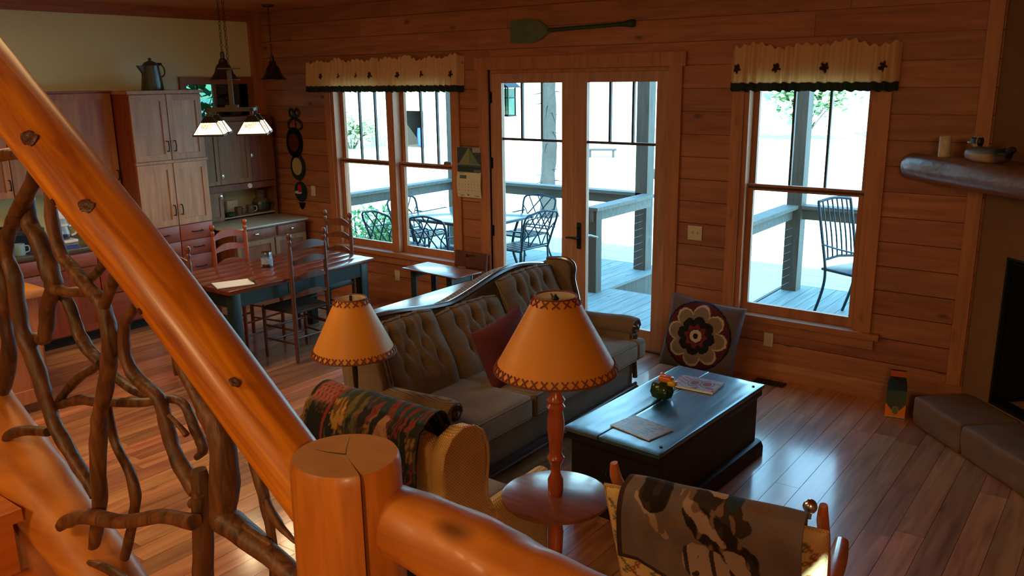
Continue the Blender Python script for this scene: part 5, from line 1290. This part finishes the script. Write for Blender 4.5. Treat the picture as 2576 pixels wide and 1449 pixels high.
def wolf(i, co):
    n = i % ((NU2 + 1) * (NV2 + 1)); iu, iv = divmod(n, NV2 + 1); u = iu / NU2; w = 1 - iv / NV2    # w: 0 hem, 1 far side
    j = noise.noise(Vector((u * 22, w * 16, 4))); k = noise.noise(Vector((u * 9, w * 8, 8)))
    uu = u + .012 * j; ww = w + .02 * j
    base = (s2l(122 + 12 * k), s2l(108 + 9 * k), s2l(100)); dk = (s2l(40), s2l(32), s2l(26)); dk2 = (s2l(62), s2l(50), s2l(38)); lt = (s2l(172), s2l(150), s2l(132)); md = (s2l(128), s2l(104), s2l(84)); blu = (s2l(44), s2l(70), s2l(78)); crm = (s2l(190), s2l(168), s2l(136))
    if u < .03 or w < .025: return (s2l(66), s2l(48), s2l(42))
    # small wolf, left: dark head, pale muzzle
    if ell(uu, ww, .13, .44, .028, .035): return dk
    if ell(uu, ww, .20, .42, .085, .10, -.3): return dk if j < .12 else dk2
    if ell(uu, ww, .20, .50, .05, .05): return dk2
    if ell(uu, ww, .20, .31, .125, .030, -.55): return lt if j > -.15 else md
    if ell(uu, ww, .31, .33, .055, .020, .7): return md
    # big wolf, middle: dark back, white ruff with stripes
    if ell(uu, ww, .57, .20, .19, .115, -.12):
        st = sin((u * 46 + w * 8)) 
        if st > .82 or j > .38: return dk2
        return lt if k > -.35 else crm
    if ell(uu, ww, .80, .20, .085, .085): return lt if j < .1 and sin(u * 120 + w * 30) < .6 else dk2
    if ell(uu, ww, .67, .33, .075, .035, -.1): return lt
    if ell(uu, ww, .47, .42, .15, .03, -.35): return lt if j > -.1 else md
    if ell(uu, ww, .60, .37, .24, .075, -.22): return dk if j < .1 else (dk2 if j < .3 else md)
    if ell(uu, ww, .74, .27, .13, .06, -.5): return dk if k < .1 else dk2
    if ell(uu, ww, .50, .56, .085, .045, -.2): return crm
    if ell(uu, ww, .62, .58, .055, .075): return blu
    if ell(uu, ww, .42, .62, .07, .035): return blu if j > 0 else md
    if ell(uu, ww, .74, .58, .08, .04): return md
    if ell(uu, ww, .56, .48, .18, .06): return dk2 if j < .1 else md
    if w > .62 and k > .18: return md
    return base
paint(o, wolf)

# ------------------------------------------------------------ things on the mantel, the fire-log box
t = tag(MB().lathe([(.036, 0), (.037, .01), (.036, .125), (.032, .13), (.028, .122), (0, .12)], (-1.085, -.315, 1.8265), 20, rf=lambda a, z: 1 + .03 * sin(a * 3 + z * 40)).build('birch_candle', M['candle']), 'white birch bark candle holder on the log mantel', 'candle')
dk_ = thing('duck_decoy', 'painted wood duck decoy with white-striped head on the log mantel', 'decoy', (-.80, -.61, 1.83))
DM = TR((-.79, -.62, 1.828), 0, 0, radians(-45))
M['duckp'] = painted('duck_paint', .4, .1)
def dbody(p):
    k = p.x / .17
    s = 1 - .35 * max(0, k) ** 2 - .15 * max(0, -k) ** 2
    return (p.x, p.y * s, p.z * (s if p.z > 0 else 1) + .02 * max(0, k) ** 2)
o = MB().rbox((0, 0, .045), (.34, .13, .09), .045, 6, 4, dbody, DM).build('body', M['duckp'], dk_, ang=80)
di = DM.inverted()
def dcol(i, co):
    p = di @ co
    if p.x < -.10: return (s2l(120), s2l(60), s2l(40)) if p.z < .05 else (s2l(110), s2l(76), s2l(44))
    if p.z < .048: return (s2l(176), s2l(134), s2l(70)) if p.x < .09 else (s2l(90), s2l(60), s2l(70))
    if p.x > .07: return (s2l(24), s2l(40), s2l(36))
    return (s2l(96), s2l(98), s2l(78))
paint(o, dcol)
o = MB().rbox((-.115, 0, .118), (.085, .055, .065), .027, 6, 2, M=DM).tube([(-.10, 0, .06), (-.105, 0, .10)], [.032, .024], 12, M=DM).build('head', M['duckp'], dk_, ang=80)
def hcol(i, co):
    p = di @ co
    if p.z > .142: return (s2l(190), s2l(180), s2l(150))
    if p.z > .105 and p.x < -.09: return (s2l(30), s2l(36), s2l(34))
    if p.z > .075 and p.x > -.125: return (s2l(186), s2l(170), s2l(130)) if p.x < -.085 else (s2l(30), s2l(40), s2l(36))
    return (s2l(150), s2l(86), s2l(50))
paint(o, hcol)
MB().rbox((-.165, 0, .108), (.055, .026, .016), .007, 3, M=DM).build('bill', plain('bill', rgb(196, 150, 84), .4), dk_)
MB().tube([(.15, 0, .06), (.19, 0, .09), (.22, 0, .085)], [.03, .02, .006], 8, M=DM, sub=3).build('tail', M['soot'], dk_)

bx = thing('fire_starter_box', 'green and orange cardboard box on the floor at the hearth end', 'box', (-1.24, -.25, 0))
BM = TR((-1.235, -.24, 0), 0, 0, radians(12))
def fb(u, v): return (-.065 + .13 * u, -.085, .002 + .20 * v)
MB().box(-.064, .064, -.083, .085, .001, .20, BM).build('carton', plain('dark_green_card', rgb(28, 44, 26), .6), bx)
g = MB().grid(fb, 40, 50, .001, BM).build('front_panel', M['print'], bx)
def bxc(i, co):
    n = i % (41 * 51); u, v = divmod(n, 51); u /= 40; v /= 50
    r = sqrt(((u - .5) / .16) ** 2 + ((v - .26) / .15) ** 2)
    if r < .9: return (s2l(56), s2l(110), s2l(50)) if v < .25 else (s2l(110), s2l(84), s2l(30))
    if r < 1.05: return (s2l(150), s2l(130), s2l(60))
    if v < .03: return (s2l(190), s2l(180), s2l(160))
    if v < .18 + .34 * abs(2 * u - 1) ** 1.4: return (s2l(236), s2l(128), s2l(22))
    return (s2l(34), s2l(58), s2l(30))
paint(g, bxc)
MB().add([(-.064, -.083, .2), (.064, -.083, .2), (.05, .02, .27), (-.05, .02, .27), (-.064, .085, .2), (.064, .085, .2)], [(0, 1, 2, 3), (3, 2, 5, 4), (0, 3, 4), (1, 5, 2)], BM).build('slanted_top', plain('dark_green_card2', rgb(26, 40, 24), .6), bx)
MB().box(-.05, .05, .018, .026, .262, .312, BM).build('top_flap', plain('orange_card', rgb(196, 84, 30), .6, noise_amt=.2, nscale=60), bx)
MB().box(-.05, .05, .0175, .0265, .312, .318, BM).build('flap_edge', M['soot'], bx)

KN = [(-1.99, 2.235, .021), (-1.785, 2.10, .018), (-1.33, 1.80, .010), (-1.90, 2.10, .008), (-1.60, 1.90, .007)]
# ------------------------------------------------------------ log stair railing, foreground
NX, NY = -1.077, -5.430
rl = thing('stair_railing', 'varnished log stair railing with twisted laurel branches as balusters, in the foreground', 'railing', (NX, NY, .7))
def newel():
    n = 60; thn = radians(-26); r0 = .0985
    zs_ = [.45, .75, 1.0, 1.25, 1.45, 1.6, 1.684, 1.697, 1.7035]
    rs = [1.05, 1.03, 1.02, 1.01, 1.0, .995, .985, .965, .93]
    vs = []; fs = []; rings = []
    for z, k in zip(zs_, rs):
        ring = []
        lo = radians(2.2) if z < 1.69 else radians(1.8)
        angs = [thn + lo + (2 * pi - 2 * lo) * i / (n - 1) for i in range(n)]
        for a in angs:
            wob = 1 + .018 * sin(2 * a + 1) + .012 * sin(3 * a + z * 2) + .012 * noise.noise(Vector((cos(a) * 2, sin(a) * 2, z * 3)))
            r = r0 * k * wob
            ring.append((NX + r * cos(a), NY + r * sin(a), z))
        # notch: the drying crack runs in to the pith
        for rr_, off in ((.86, -1.2), (.35, -.6), (.02, 0), (.35, .6), (.86, 1.2)):
            a = thn + radians(off) * (1.0) + .06 * (1 - rr_) * sin(z * 7)
            ring.append((NX + r0 * rr_ * .93 * cos(a), NY + r0 * rr_ * .93 * sin(a), z))
        rings.append(ring)
    m = n + 5
    for ring in rings: vs += ring
    for i in range(len(rings) - 1):
        for k in range(m):
            k2 = (k + 1) % m; fs.append((i * m + k, i * m + k2, (i + 1) * m + k2, (i + 1) * m + k))
    # top fan around the pith
    b = (len(rings) - 1) * m; pith = b + n + 2
    for k in range(n - 1): fs.append((b + k, b + k + 1, pith))
    fs.append((b + n - 1, b + n, pith)); fs.append((b + n, b + n + 1, pith)); fs.append((pith, b + n + 3, b + n + 4)); fs.append((pith, b + n + 4, b))
    fs.append(tuple(range(m))[::-1])
    return vs, fs
vs, fs = newel()
o = MB().add(vs, fs).build('newel_post', M['post'], rl, ang=32, fix=True)
# saw-cut top gets its end grain material
o.data.materials.append(M['endgrain'])
for p in o.data.polygons:
    if p.normal.z > .9 and p.center.z > 1.7: p.material_index = 1
MB().tube([(NX, NY, 1.7037), (NX - .03, NY - .012, 1.7037), (NX - .06, NY - .018, 1.7037)], [.0014, .0009, .0003], 4).tube([(NX, NY, 1.7037), (NX - .02, NY + .02, 1.7037), (NX - .05, NY + .055, 1.7037)], [.0010, .0006, .0003], 4).build('crack', M['soot'], o)
# handrail logs
hp = [(-3.35, NY, 3.10), (-2.9, NY, 2.80), (-2.45, NY, 2.50), (-2.25, NY, 2.358), (-1.95, NY, 2.158), (-1.69, NY, 1.985), (-1.50, NY, 1.845), (-1.30, NY, 1.695), (-1.12, NY, 1.56)]
MB().tube(hp, [.066, .066, .068, .072, .070, .0655, .064, .062, .060], 28, wob=.014, sub=6, seed=2).build('handrail', M['log'], rl, ang=60)
for kx, kz, kr in KN:      # knots in the peeled log, proud of its surface on the stair side
    off = (kz - (2.158 + (kx + 1.95) * -.678)) * .82; rr0 = .069 + .0025 * (kx < -1.8) - .003 * (kx > -1.5)
    ny = -sqrt(max(.0004, rr0 ** 2 - off ** 2)); nv = Vector((off * .56, ny, off * .83)).normalized()
    ax_ = kx - off * .56; cpt = Vector((ax_ + off * .56, NY + ny, 2.158 + (ax_ + 1.95) * -.678 + off * .83))
    q = nv.to_track_quat('Z', 'Y').to_matrix().to_4x4()
    MB().lathe([(kr, -.006), (kr * .95, .0012), (kr * .6, .0022), (kr * .25, .0012), (0, .0008)], (0, 0, 0), 18, Matrix.Translation(cpt) @ q, rf=lambda a, z: 1 + .22 * cos(2 * a + .7) + .1 * sin(5 * a)).build('knot', M['knot'], rl)
M['log2'] = wood('varnished_log_lower', rgb(160, 88, 22), rgb(208, 132, 46), 'x', rough=.45, vary=.0, knots=.8, bump=.2, coat=.1, scale=.8, dist=.4)
lp = [(-3.5, NY + .01, 1.90), (-2.95, NY + .01, 1.55), (-2.6, NY + .01, 1.335), (-2.40, NY + .01, 1.23), (-2.1, NY + .01, 1.08), (-1.85, NY + .01, .965), (-1.5, NY + .01, .82), (-1.15, NY + .01, .70)]
MB().tube(lp, [.085, .09, .094, .095, .085, .078, .075, .075], 28, wob=.04, sub=6, seed=5).build('lower_rail', M['log2'], rl, ang=60)
NR = NY + .035
rp = [(-1.04, NR, 1.585), (-.93, NR, 1.585), (-.80, NR, 1.572), (-.72, NR, 1.560), (-.62, NR, 1.553), (-.3, NR, 1.545), (.5, NR, 1.545), (1.4, NR, 1.54)]
MB().tube(rp, [.060, .066, .074, .072, .070, .07, .07, .07], 28, wob=.045, sub=6, seed=9).build('landing_rail', M['log2'], rl, ang=60)
MB().tube([(-.98, NY, .80), (0, NY, .80), (1.4, NY, .80)], .07, 20, wob=.03, sub=6).build('landing_lower_rail', M['log2'], rl, ang=60)
for k, b in enumerate(BR):
    MB().tube([p[:3] for p in b], [p[3] for p in b], 12, wob=.13, seed=k * 1.7, sub=5, flat=.9).build('branch', M['twig'], rl, ang=70)
for k in range(7):     # upright branches under the landing rail, right of the newel
    x = -.7 + k * .30
    MB().tube([(x, NY, .82), (x + .04, NY + .02, 1.05), (x - .03, NY - .01, 1.28), (x + .02, NY, 1.54)], [.02, .018, .02, .016], 10, wob=.13, seed=k + 40, sub=5).build('branch', M['twig'], rl, ang=70)
# stairs and landing behind the railing
st = thing('staircase', 'orange-lit wooden stair treads and landing at the lower left', 'stairs', (-2.0, -6.2, 0))
MB().box(-1.76, 1.6, -6.95, -5.50, .66, .70).build('landing', M['tread'], st)
MB().box(-1.76, 1.6, -5.50, -5.47, .45, .70).build('landing_fascia', M['trimx'], st)
for x in (-1.7, -.1, 1.5):
    for y in (-5.55, -6.9): MB().box(x - .05, x + .05, y - .05, y + .05, 0, .66).build('support_post', M['trim'], st)
for k in range(8):
    x1 = -1.76 - .27 * k; z = .70 + .185 * (k + 1)
    MB().box(x1 - .275, x1 + .02, -6.90, -5.52, z - .035, z).build('tread', M['tread'], st)
    MB().box(x1 - .022, x1, -6.88, -5.54, z - .185, z - .035).build('riser', M['tread'], st)
for y in (-5.52, -6.93): MB().prism([(-1.70, .45), (-1.70, .72), (-3.92, 2.24), (-3.92, 1.95)], y, y + .03, 'xz').build('stringer', M['trimx'], st)
MB().box(-3.95, -3.87, -6.9, -6.82, 0, 2.0).box(-3.95, -3.87, -5.6, -5.52, 0, 2.0).build('support_post', M['trim'], st)

# ------------------------------------------------------------ porch and garden
DZ = -.10
pd = thing('porch_deck', 'weathered grey board porch deck outside the glass doors', 'deck', (-4, 1.8, DZ))
x = -8.5
while x < 1.2:
    x1 = x + .14
    y1 = 3.55
    if -5.06 < x + .07 < -3.36: y1 = 2.15
    MB().box(x + .003, x1 - .003, .17, y1, DZ - .03, DZ - .0 + rnd.uniform(-.001, .001)).build('board', M['deck'], pd); x = x1
MB().box(-8.5, 1.2, .17, 2.1, DZ - .2, DZ - .032).box(-8.5, -5.1, 2.1, 3.5, DZ - .2, DZ - .032).box(-3.3, 1.2, 2.1, 3.5, DZ - .2, DZ - .032).build('joists', M['deckpost'], pd)
MB().box(-5.075, -5.04, 2.12, 3.56, DZ - .33, DZ - .002).box(-3.37, -3.335, 2.12, 3.56, DZ - .33, DZ - .002).box(-5.06, -3.35, 2.15, 2.18, DZ - .33, DZ - .002).box(-8.5, -5.06, 3.55, 3.58, DZ - .33, DZ - .002).box(-3.35, 1.2, 3.55, 3.58, DZ - .33, DZ - .002).build('fascia', M['deckpost'], pd)
for k in range(3): MB().box(-5.04, -3.37, 2.2 + .3 * k, 2.5 + .3 * k, DZ - .20 - .17 * k, DZ - .16 - .17 * k).build('step', M['deckrail'], pd)
pr_ = thing('porch_railing', 'weathered porch railing with square posts and cable infill around the deck', 'railing', (-5, 3.3, DZ))
def ppost(x, y, w, z1, d=None): MB().box(x - w / 2, x + w / 2, y - (d or w) / 2, y + (d or w) / 2, DZ, z1).build('post', M['deckpost'], pr_)
for x, y in ((-5.19, 3.32), (-3.22, 3.32), (-8.38, 3.32), (.6, 3.32)): ppost(x, y, .17, 2.98)
ppost(-8.42, .28, .14, .88); ppost(-5.07, 1.92, .12, .86); ppost(-3.29, 1.95, .14, .86)
def prail(a, b, ax):
    (x0, y0), (x1, y1) = a, b
    if ax == 'x': MB().box(x0, x1, y0 - .085, y0 + .085, .865, .905).box(x0, x1, y0 - .02, y0 + .02, .74, .865).build('rail', M['deckrail'], pr_)
    else: MB().box(x0 - .085, x0 + .085, y0, y1, .865, .905).box(x0 - .02, x0 + .02, y0, y1, .74, .865).build('rail', M['deckrail'], pr_)
prail((-8.38, 3.32), (-5.19, 3.32), 'x'); prail((-3.14, 3.32), (.6, 3.32), 'x'); prail((-8.42, .20), (-8.42, 3.30), 'y'); prail((-5.07, 1.84), (-5.07, 3.24), 'y'); prail((-3.25, 1.86), (-3.25, 3.24), 'y')
def cables(a, b):
    mb = MB()
    for k in range(8): z = 0.0 + k * .092; mb.tube([(a[0], a[1], z), (b[0], b[1], z)], .0012, 5)
    o = mb.build('cable', M['wire'], pr_)
for a, b in (((-8.42, .3), (-8.42, 3.3)), ((-8.3, 3.32), (-5.25, 3.32)), ((-5.07, 1.95), (-5.15, 3.25)), ((-3.27, 2.0), (-3.22, 3.25)), ((-3.15, 3.32), (.55, 3.32))): cables(a, b)
struct(MB().box(-8.8, 1.4, 3.22, 3.42, 2.98, 3.2).build('porch_beam', M['deckpost']))
struct(MB().box(-12, .5, -9.3, .3, 3.35, 3.5).box(1.6, 6, -9.3, .3, 3.35, 3.5).box(.5, 1.6, -9.3, -7.0, 3.35, 3.5).box(.5, 1.6, -5.7, .3, 3.35, 3.5).build('roof', M['houseroof']))
struct(MB().box(-8.7, 6, .0, .3, 3.5, 6.1).build('added_shade_wall', M['trimx']))  # unseen wall added to keep direct sun off the porch posts
gr = struct(MB().box(-140, 90, .2, 160, -.75, -.65).build('ground', M['ground']))
struct(MB().box(-140, XL - .2, -40, .2, -.75, -.65).build('ground_side', M['ground']))
# patio set
TM3 = TR((-7.1, 1.95, DZ), 0, 0, 0)
t = thing('patio_table', 'pale cyan rectangular patio table on the deck, ringed by iron chairs', 'table', (-7.1, 1.95, DZ))
MB().rbox((-7.02, 1.95, DZ + .725), (1.40, 1.08, .02), .009, 2).build('top', M['patioglass'], t)
MB().box(-7.86, -6.34, 1.42, 1.44, DZ + .69, DZ + .715).box(-7.86, -6.34, 2.46, 2.48, DZ + .69, DZ + .715).box(-7.86, -7.84, 1.42, 2.48, DZ + .69, DZ + .715).box(-6.36, -6.34, 1.42, 2.48, DZ + .69, DZ + .715).build('frame', M['patio'], t)
for sx in (-1, 1):
    for sy in (-1, 1): MB().tube([(-7.1 + sx * .62, 1.95 + sy * .40, DZ), (-7.1 + sx * .55, 1.95 + sy * .34, DZ + .35), (-7.1 + sx * .62, 1.95 + sy * .40, DZ + .70)], .018, 8, sub=3).build('leg', M['patio'], t)
def patio_chair(label, x, y, rz):
    t = thing('patio_chair', label, 'chair', (x, y, DZ), rz, 'iron lattice-back patio chairs')
    lean = lambda z: -.14 * max(0, z - .42) / .46
    P = lambda yy, z: (lean(z), yy, z)
    fr = MB().tube([P(-.23, .40), P(-.265, .62), P(-.28, .83), P(-.15, .875), P(0, .895), P(.15, .875), P(.28, .83), P(.265, .62), P(.23, .40)], .014, 8, sub=3)
    fr.tube([P(-.24, .45), P(.24, .45)], .010, 6)
    fr.build('back_frame', M['patio'], t, local=True)
    la = MB()
    for s in (-1, 1):
        la.tube([P(s * .20, .86), P(s * .06, .68), P(s * -.04, .55), P(s * -.10, .45)], .009, 6, sub=3)
        la.tube([P(s * .06, .89), P(s * -.10, .70), P(s * -.20, .58), P(s * -.25, .52)], .009, 6, sub=3)
        la.tube([P(s * .265, .72), P(s * .16, .60), P(s * .12, .45)], .008, 6, sub=3)
    la.build('lattice', M['patio'], t, local=True)
    se = MB()
    for k in range(6): se.box(.03 + k * .08, .075 + k * .08, -.24, .24, .405, .417)
    se.tube([(0, -.25, .405), (.50, -.26, .405), (.50, .26, .405), (0, .25, .405)], .012, 6)
    se.build('seat', M['patio'], t, local=True)
    for s in (-1, 1):
        MB().tube([(-.10, s * .26, .66), (.12, s * .29, .65), (.38, s * .29, .64), (.47, s * .27, .60), (.49, s * .26, .41)], .013, 8, sub=3, flat=.7).build('arm', M['patio'], t, local=True)
        MB().tube([(.50, s * .25, .41), (.49, s * .25, .2), (.53, s * .26, 0)], .013, 8, sub=3).build('leg', M['patio'], t, local=True)
        MB().tube([(0, s * .235, .41), (-.02, s * .235, .2), (-.10, s * .25, 0)], .013, 8, sub=3).build('leg', M['patio'], t, local=True)
    return t
patio_chair('iron patio chair backed to the left window, right one of the near pair', -6.72, .98, radians(88))
patio_chair('iron patio chair backed to the left window, left one of the near pair', -7.52, .95, radians(84))
patio_chair('iron patio chair at the far left end of the patio table', -8.12, 2.0, radians(2))
patio_chair('iron patio chair behind the table, framed in the left glass door', -6.72, 3.02, radians(-95))
patio_chair('iron patio chair at the right end of the patio table', -5.95, 1.95, radians(172))
t = thing('porch_chair', 'dark slat-back high chair on the deck outside the right window', 'chair', (-2.45, 2.45, DZ), radians(-25))
for s in (-1, 1):
    MB().tube([(-.10, s * .22, 0), (.0, s * .22, .30), (.02, s * .22, .52), (-.04, s * .23, .85), (-.12, s * .23, 1.20)], .015, 8, sub=4).build('back_post', M['patio'], t, local=True)
    MB().tube([(.48, s * .23, 0), (.46, s * .23, .52), (.44, s * .25, .76)], .014, 8, sub=3).build('leg', M['patio'], t, local=True)
    MB().tube([(-.02, s * .24, .78), (.2, s * .27, .77), (.48, s * .26, .76)], .015, 8, sub=3, flat=.6).build('arm', M['patio'], t, local=True)
MB().tube([(-.12, -.23, 1.20), (-.13, 0, 1.225), (-.12, .23, 1.20)], .016, 8, sub=4).tube([(.0, -.22, .62), (-.01, 0, .64), (.0, .22, .62)], .014, 8).build('back_rail', M['patio'], t, local=True)
for k in range(6):
    y = -.17 + k * .068; MB().tube([(0, y, .63), (-.04, y, .88), (-.125, y, 1.215)], .009, 6, sub=3).build('slat', M['patio'], t, local=True)
MB().rbox((.22, 0, .525), (.50, .46, .03), .012, 2).build('seat', M['patio'], t, local=True)
# lantern on the porch
t = thing('porch_lantern', 'green-glass box lantern hanging from the porch, top left of the glass doors', 'lantern', (-6.08, 1.6, 2.1))
MB().box(-6.15, -6.01, 1.53, 1.67, 1.94, 2.24).build('glass_box', M['greenglass'], t)
fr = MB()
for sx in (-1, 1):
    for sy in (-1, 1): fr.box(-6.08 + sx * .07 - .006, -6.08 + sx * .07 + .006, 1.6 + sy * .07 - .006, 1.6 + sy * .07 + .006, 1.93, 2.25)
fr.box(-6.16, -6.0, 1.52, 1.68, 1.925, 1.94).box(-6.155, -6.005, 1.525, 1.675, 2.13, 2.14).prism([(-6.20, 2.25), (-5.96, 2.25), (-6.05, 2.31), (-6.11, 2.31)], 1.48, 1.72, 'xz').tube([(-6.08, 1.6, 2.3), (-6.08, 1.6, 3.0)], .006, 6).box(-6.1, -6.06, .16, 3.3, 3.0, 3.06)
fr.build('frame', M['black'], t)
# bush, trees, garage
def leafy(name, label, c, size, n, lsz, mat, seed, stems=5, cat='bush', zbase=-.65):
    r = random.Random(seed); t = thing(name, label, cat, (c[0], c[1], zbase))
    sb = MB(); tips = []
    for k in range(stems):
        a = r.uniform(0, 2 * pi); rr_ = r.uniform(.2, .9)
        tip = Vector((c[0] + size[0] * rr_ * cos(a), c[1] + size[1] * rr_ * sin(a), c[2] + size[2] * r.uniform(.0, .9)))
        base = Vector((c[0] + .1 * cos(a), c[1] + .1 * sin(a), zbase))
        mid = (base + tip) / 2 + Vector((r.uniform(-.1, .1), r.uniform(-.1, .1), .1)) * size[2]
        sb.tube([base, mid, tip], [.02 * size[2], .012 * size[2], .004], 5, sub=3); tips += [(mid, tip)]
    sb.build('stem', M['bark'], t)
    lv = MB()
    for k in range(n):
        m_, tp_ = r.choice(tips); u = r.uniform(0, 1.1)
        p = m_.lerp(tp_, u) + Vector((r.gauss(0, .16) * size[0], r.gauss(0, .16) * size[1], r.gauss(0, .16) * size[2]))
        d = Vector((r.uniform(-1, 1), r.uniform(-1, 1), r.uniform(-.6, .6))).normalized(); s = d.cross(Vector((0, 0, 1)) + Vector((r.uniform(-.4, .4),) * 3)).normalized() * lsz * .28
        q = p + d * lsz
        lv.add([p, (p + q) / 2 + s, q, (p + q) / 2 - s + Vector((0, 0, -.01))], [(0, 1, 2), (0, 2, 3)])
    o = lv.build('foliage', mat, t, fix=False); o['kind'] = 'stuff'
    return t
leafy('garden_bush', 'sunlit green leafy bush beyond the deck, low in the left window', (-9.15, 2.0, .0), (.55, 1.2, .60), 1500, .11, M['leaf'], 4, 14)
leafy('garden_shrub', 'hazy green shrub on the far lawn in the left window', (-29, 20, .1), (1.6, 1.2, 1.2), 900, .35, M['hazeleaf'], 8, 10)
t = thing('garden_tree', 'rough-barked tree trunk outside the left glass door', 'tree', (-10.6, 9, -.65))
MB().tube([(-10.6, 9, -.7), (-10.62, 9, .3), (-10.58, 9, 1.4), (-10.64, 9.05, 3.0), (-10.6, 9.1, 6)], [.22, .16, .15, .14, .10], 14, wob=.2, sub=8, seed=3).build('trunk', M['bark'], t)
sb = MB(); r = random.Random(5)
for k in range(26):
    z = r.uniform(.1, 5.5); a = r.uniform(0, 2 * pi); l = r.uniform(.10, .32)
    sb.tube([(-10.6, 9, z), (-10.6 + .2 * cos(a), 9 + .2 * sin(a), z + .02), (-10.6 + (.2 + l) * cos(a), 9 + (.2 + l) * sin(a), z - .10 * l)], [.02, .012, .004], 5)
sb.build('twigs', M['bark'], t)
lv = MB()
for k in range(700):
    z = r.uniform(3.4, 7); a = r.uniform(0, 2 * pi); q = r.uniform(.2, 1.8)
    p = Vector((-10.6 + q * cos(a), 9 + q * sin(a), z)); d = Vector((r.uniform(-1, 1), r.uniform(-1, 1), -.5)) * .25; s = Vector((.03, .03, 0))
    lv.add([p, p + s, p + d], [(0, 1, 2)])
f_ = lv.build('foliage', M['pineleaf'], t, fix=False); f_['kind'] = 'stuff'
g = thing('garage', 'pale sunlit garage with a dark open doorway, far off in the left window', 'building', (-26.5, 24, -.65))
MB().box(-33, -28.0, 22, 22.2, -.65, 2.4).box(-26.4, -22, 22, 22.2, -.65, 2.4).box(-28.0, -26.4, 22, 22.2, 1.0, 2.4).box(-33, -32.8, 22.2, 28, -.65, 2.4).box(-22.2, -22, 22.2, 28, -.65, 2.4).build('wall', M['housewall'], g)
MB().box(-28.6, -25.8, 25, 25.1, -.65, 2.2).box(-28.2, -28.0, 22.2, 25, -.65, 2.2).box(-26.4, -26.2, 22.2, 25, -.65, 2.2).box(-28.2, -26.2, 22.2, 25, -.66, -.6).box(-28.2, -26.2, 22.2, 25, 1.0, 1.1).build('interior', M['dim'], g)
MB().prism([(21.3, 2.2), (25, 4.2), (28.7, 2.2), (28.7, 2.4), (25, 4.45), (21.3, 2.4)], -33.6, -21.4, 'yz').build('roof', M['houseroof'], g)
MB().prism([(22.2, 2.3), (25, 4.1), (27.8, 2.3)], -22.2, -22.05, 'yz').prism([(22.2, 2.3), (25, 4.1), (27.8, 2.3)], -32.9, -32.75, 'yz').build('gable', M['housewall'], g)
tag(MB().lathe([(.0, 0), (.22, .0), (.25, .5), (.22, .8), (0, .82)], (-27.0, 22.55, -.59), 12).build('blue_barrel', M['blue']), 'blue barrel inside the dark garage doorway', 'barrel')
o = thing('red_trailer', 'red trailer box at the right of the pale garage', 'trailer', (-24, 20.5, -.65))
MB().rbox((-22.75, 20.6, .15), (.5, 1.4, .8), .08, 2).build('body', M['red'], o); 
for y in (20.1, 21.1): MB().tube([(-23.1, y, -.4), (-22.4, y, -.4)], .25, 14).build('wheel', M['soot'], o)
t = thing('garden_bench', 'low pale garden bench far off on the gravel, in the right glass door', 'bench', (-17.1, 22, -.65), radians(28))
MB().rbox((0, 0, .30), (1.15, .42, .06), .02, 2).build('seat', M['bark'], t, local=True)
for x in (-.45, .45): MB().box(x - .04, x + .04, -.18, .18, 0, .27).build('leg', M['bark'], t, local=True)
MB().rbox((0, .19, .52), (1.15, .05, .22), .02, 2).build('backrest', M['housewall'], t, local=True)
tag(MB().rbox((-12.1, 16.8, -.55), (.55, .4, .36), .12, 3, 2, lambda p: (p.x, p.y, p.z + .05 * noise.noise(p * 6))).build('garden_stone', M['bark']), 'grey boulder on the gravel at the right edge of the right glass door', 'stone')
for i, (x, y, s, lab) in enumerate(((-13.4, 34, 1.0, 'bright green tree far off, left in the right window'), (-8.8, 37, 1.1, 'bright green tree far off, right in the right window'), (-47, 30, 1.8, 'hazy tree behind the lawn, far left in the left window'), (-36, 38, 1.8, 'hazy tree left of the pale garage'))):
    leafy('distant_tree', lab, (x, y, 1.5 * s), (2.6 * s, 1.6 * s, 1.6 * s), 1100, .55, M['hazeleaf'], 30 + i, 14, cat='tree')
tag(MB().rbox((-5.66, .06, 1.527), (.09, .05, .05), .022, 3, 1).build('window_stone', plain('stone_brown', rgb(110, 84, 64), .7, noise_amt=.4)), 'small brown stone standing on the meeting rail of the left window', 'stone')
# opaque backing behind the kitchen window: trees close to the house
leafy('side_tree', 'dark green conifer close outside the small kitchen window', (-11.5, -.4, 2.1), (1.4, 2.0, 1.6), 2600, .22, M['pineleaf'], 77, 18, cat='tree')
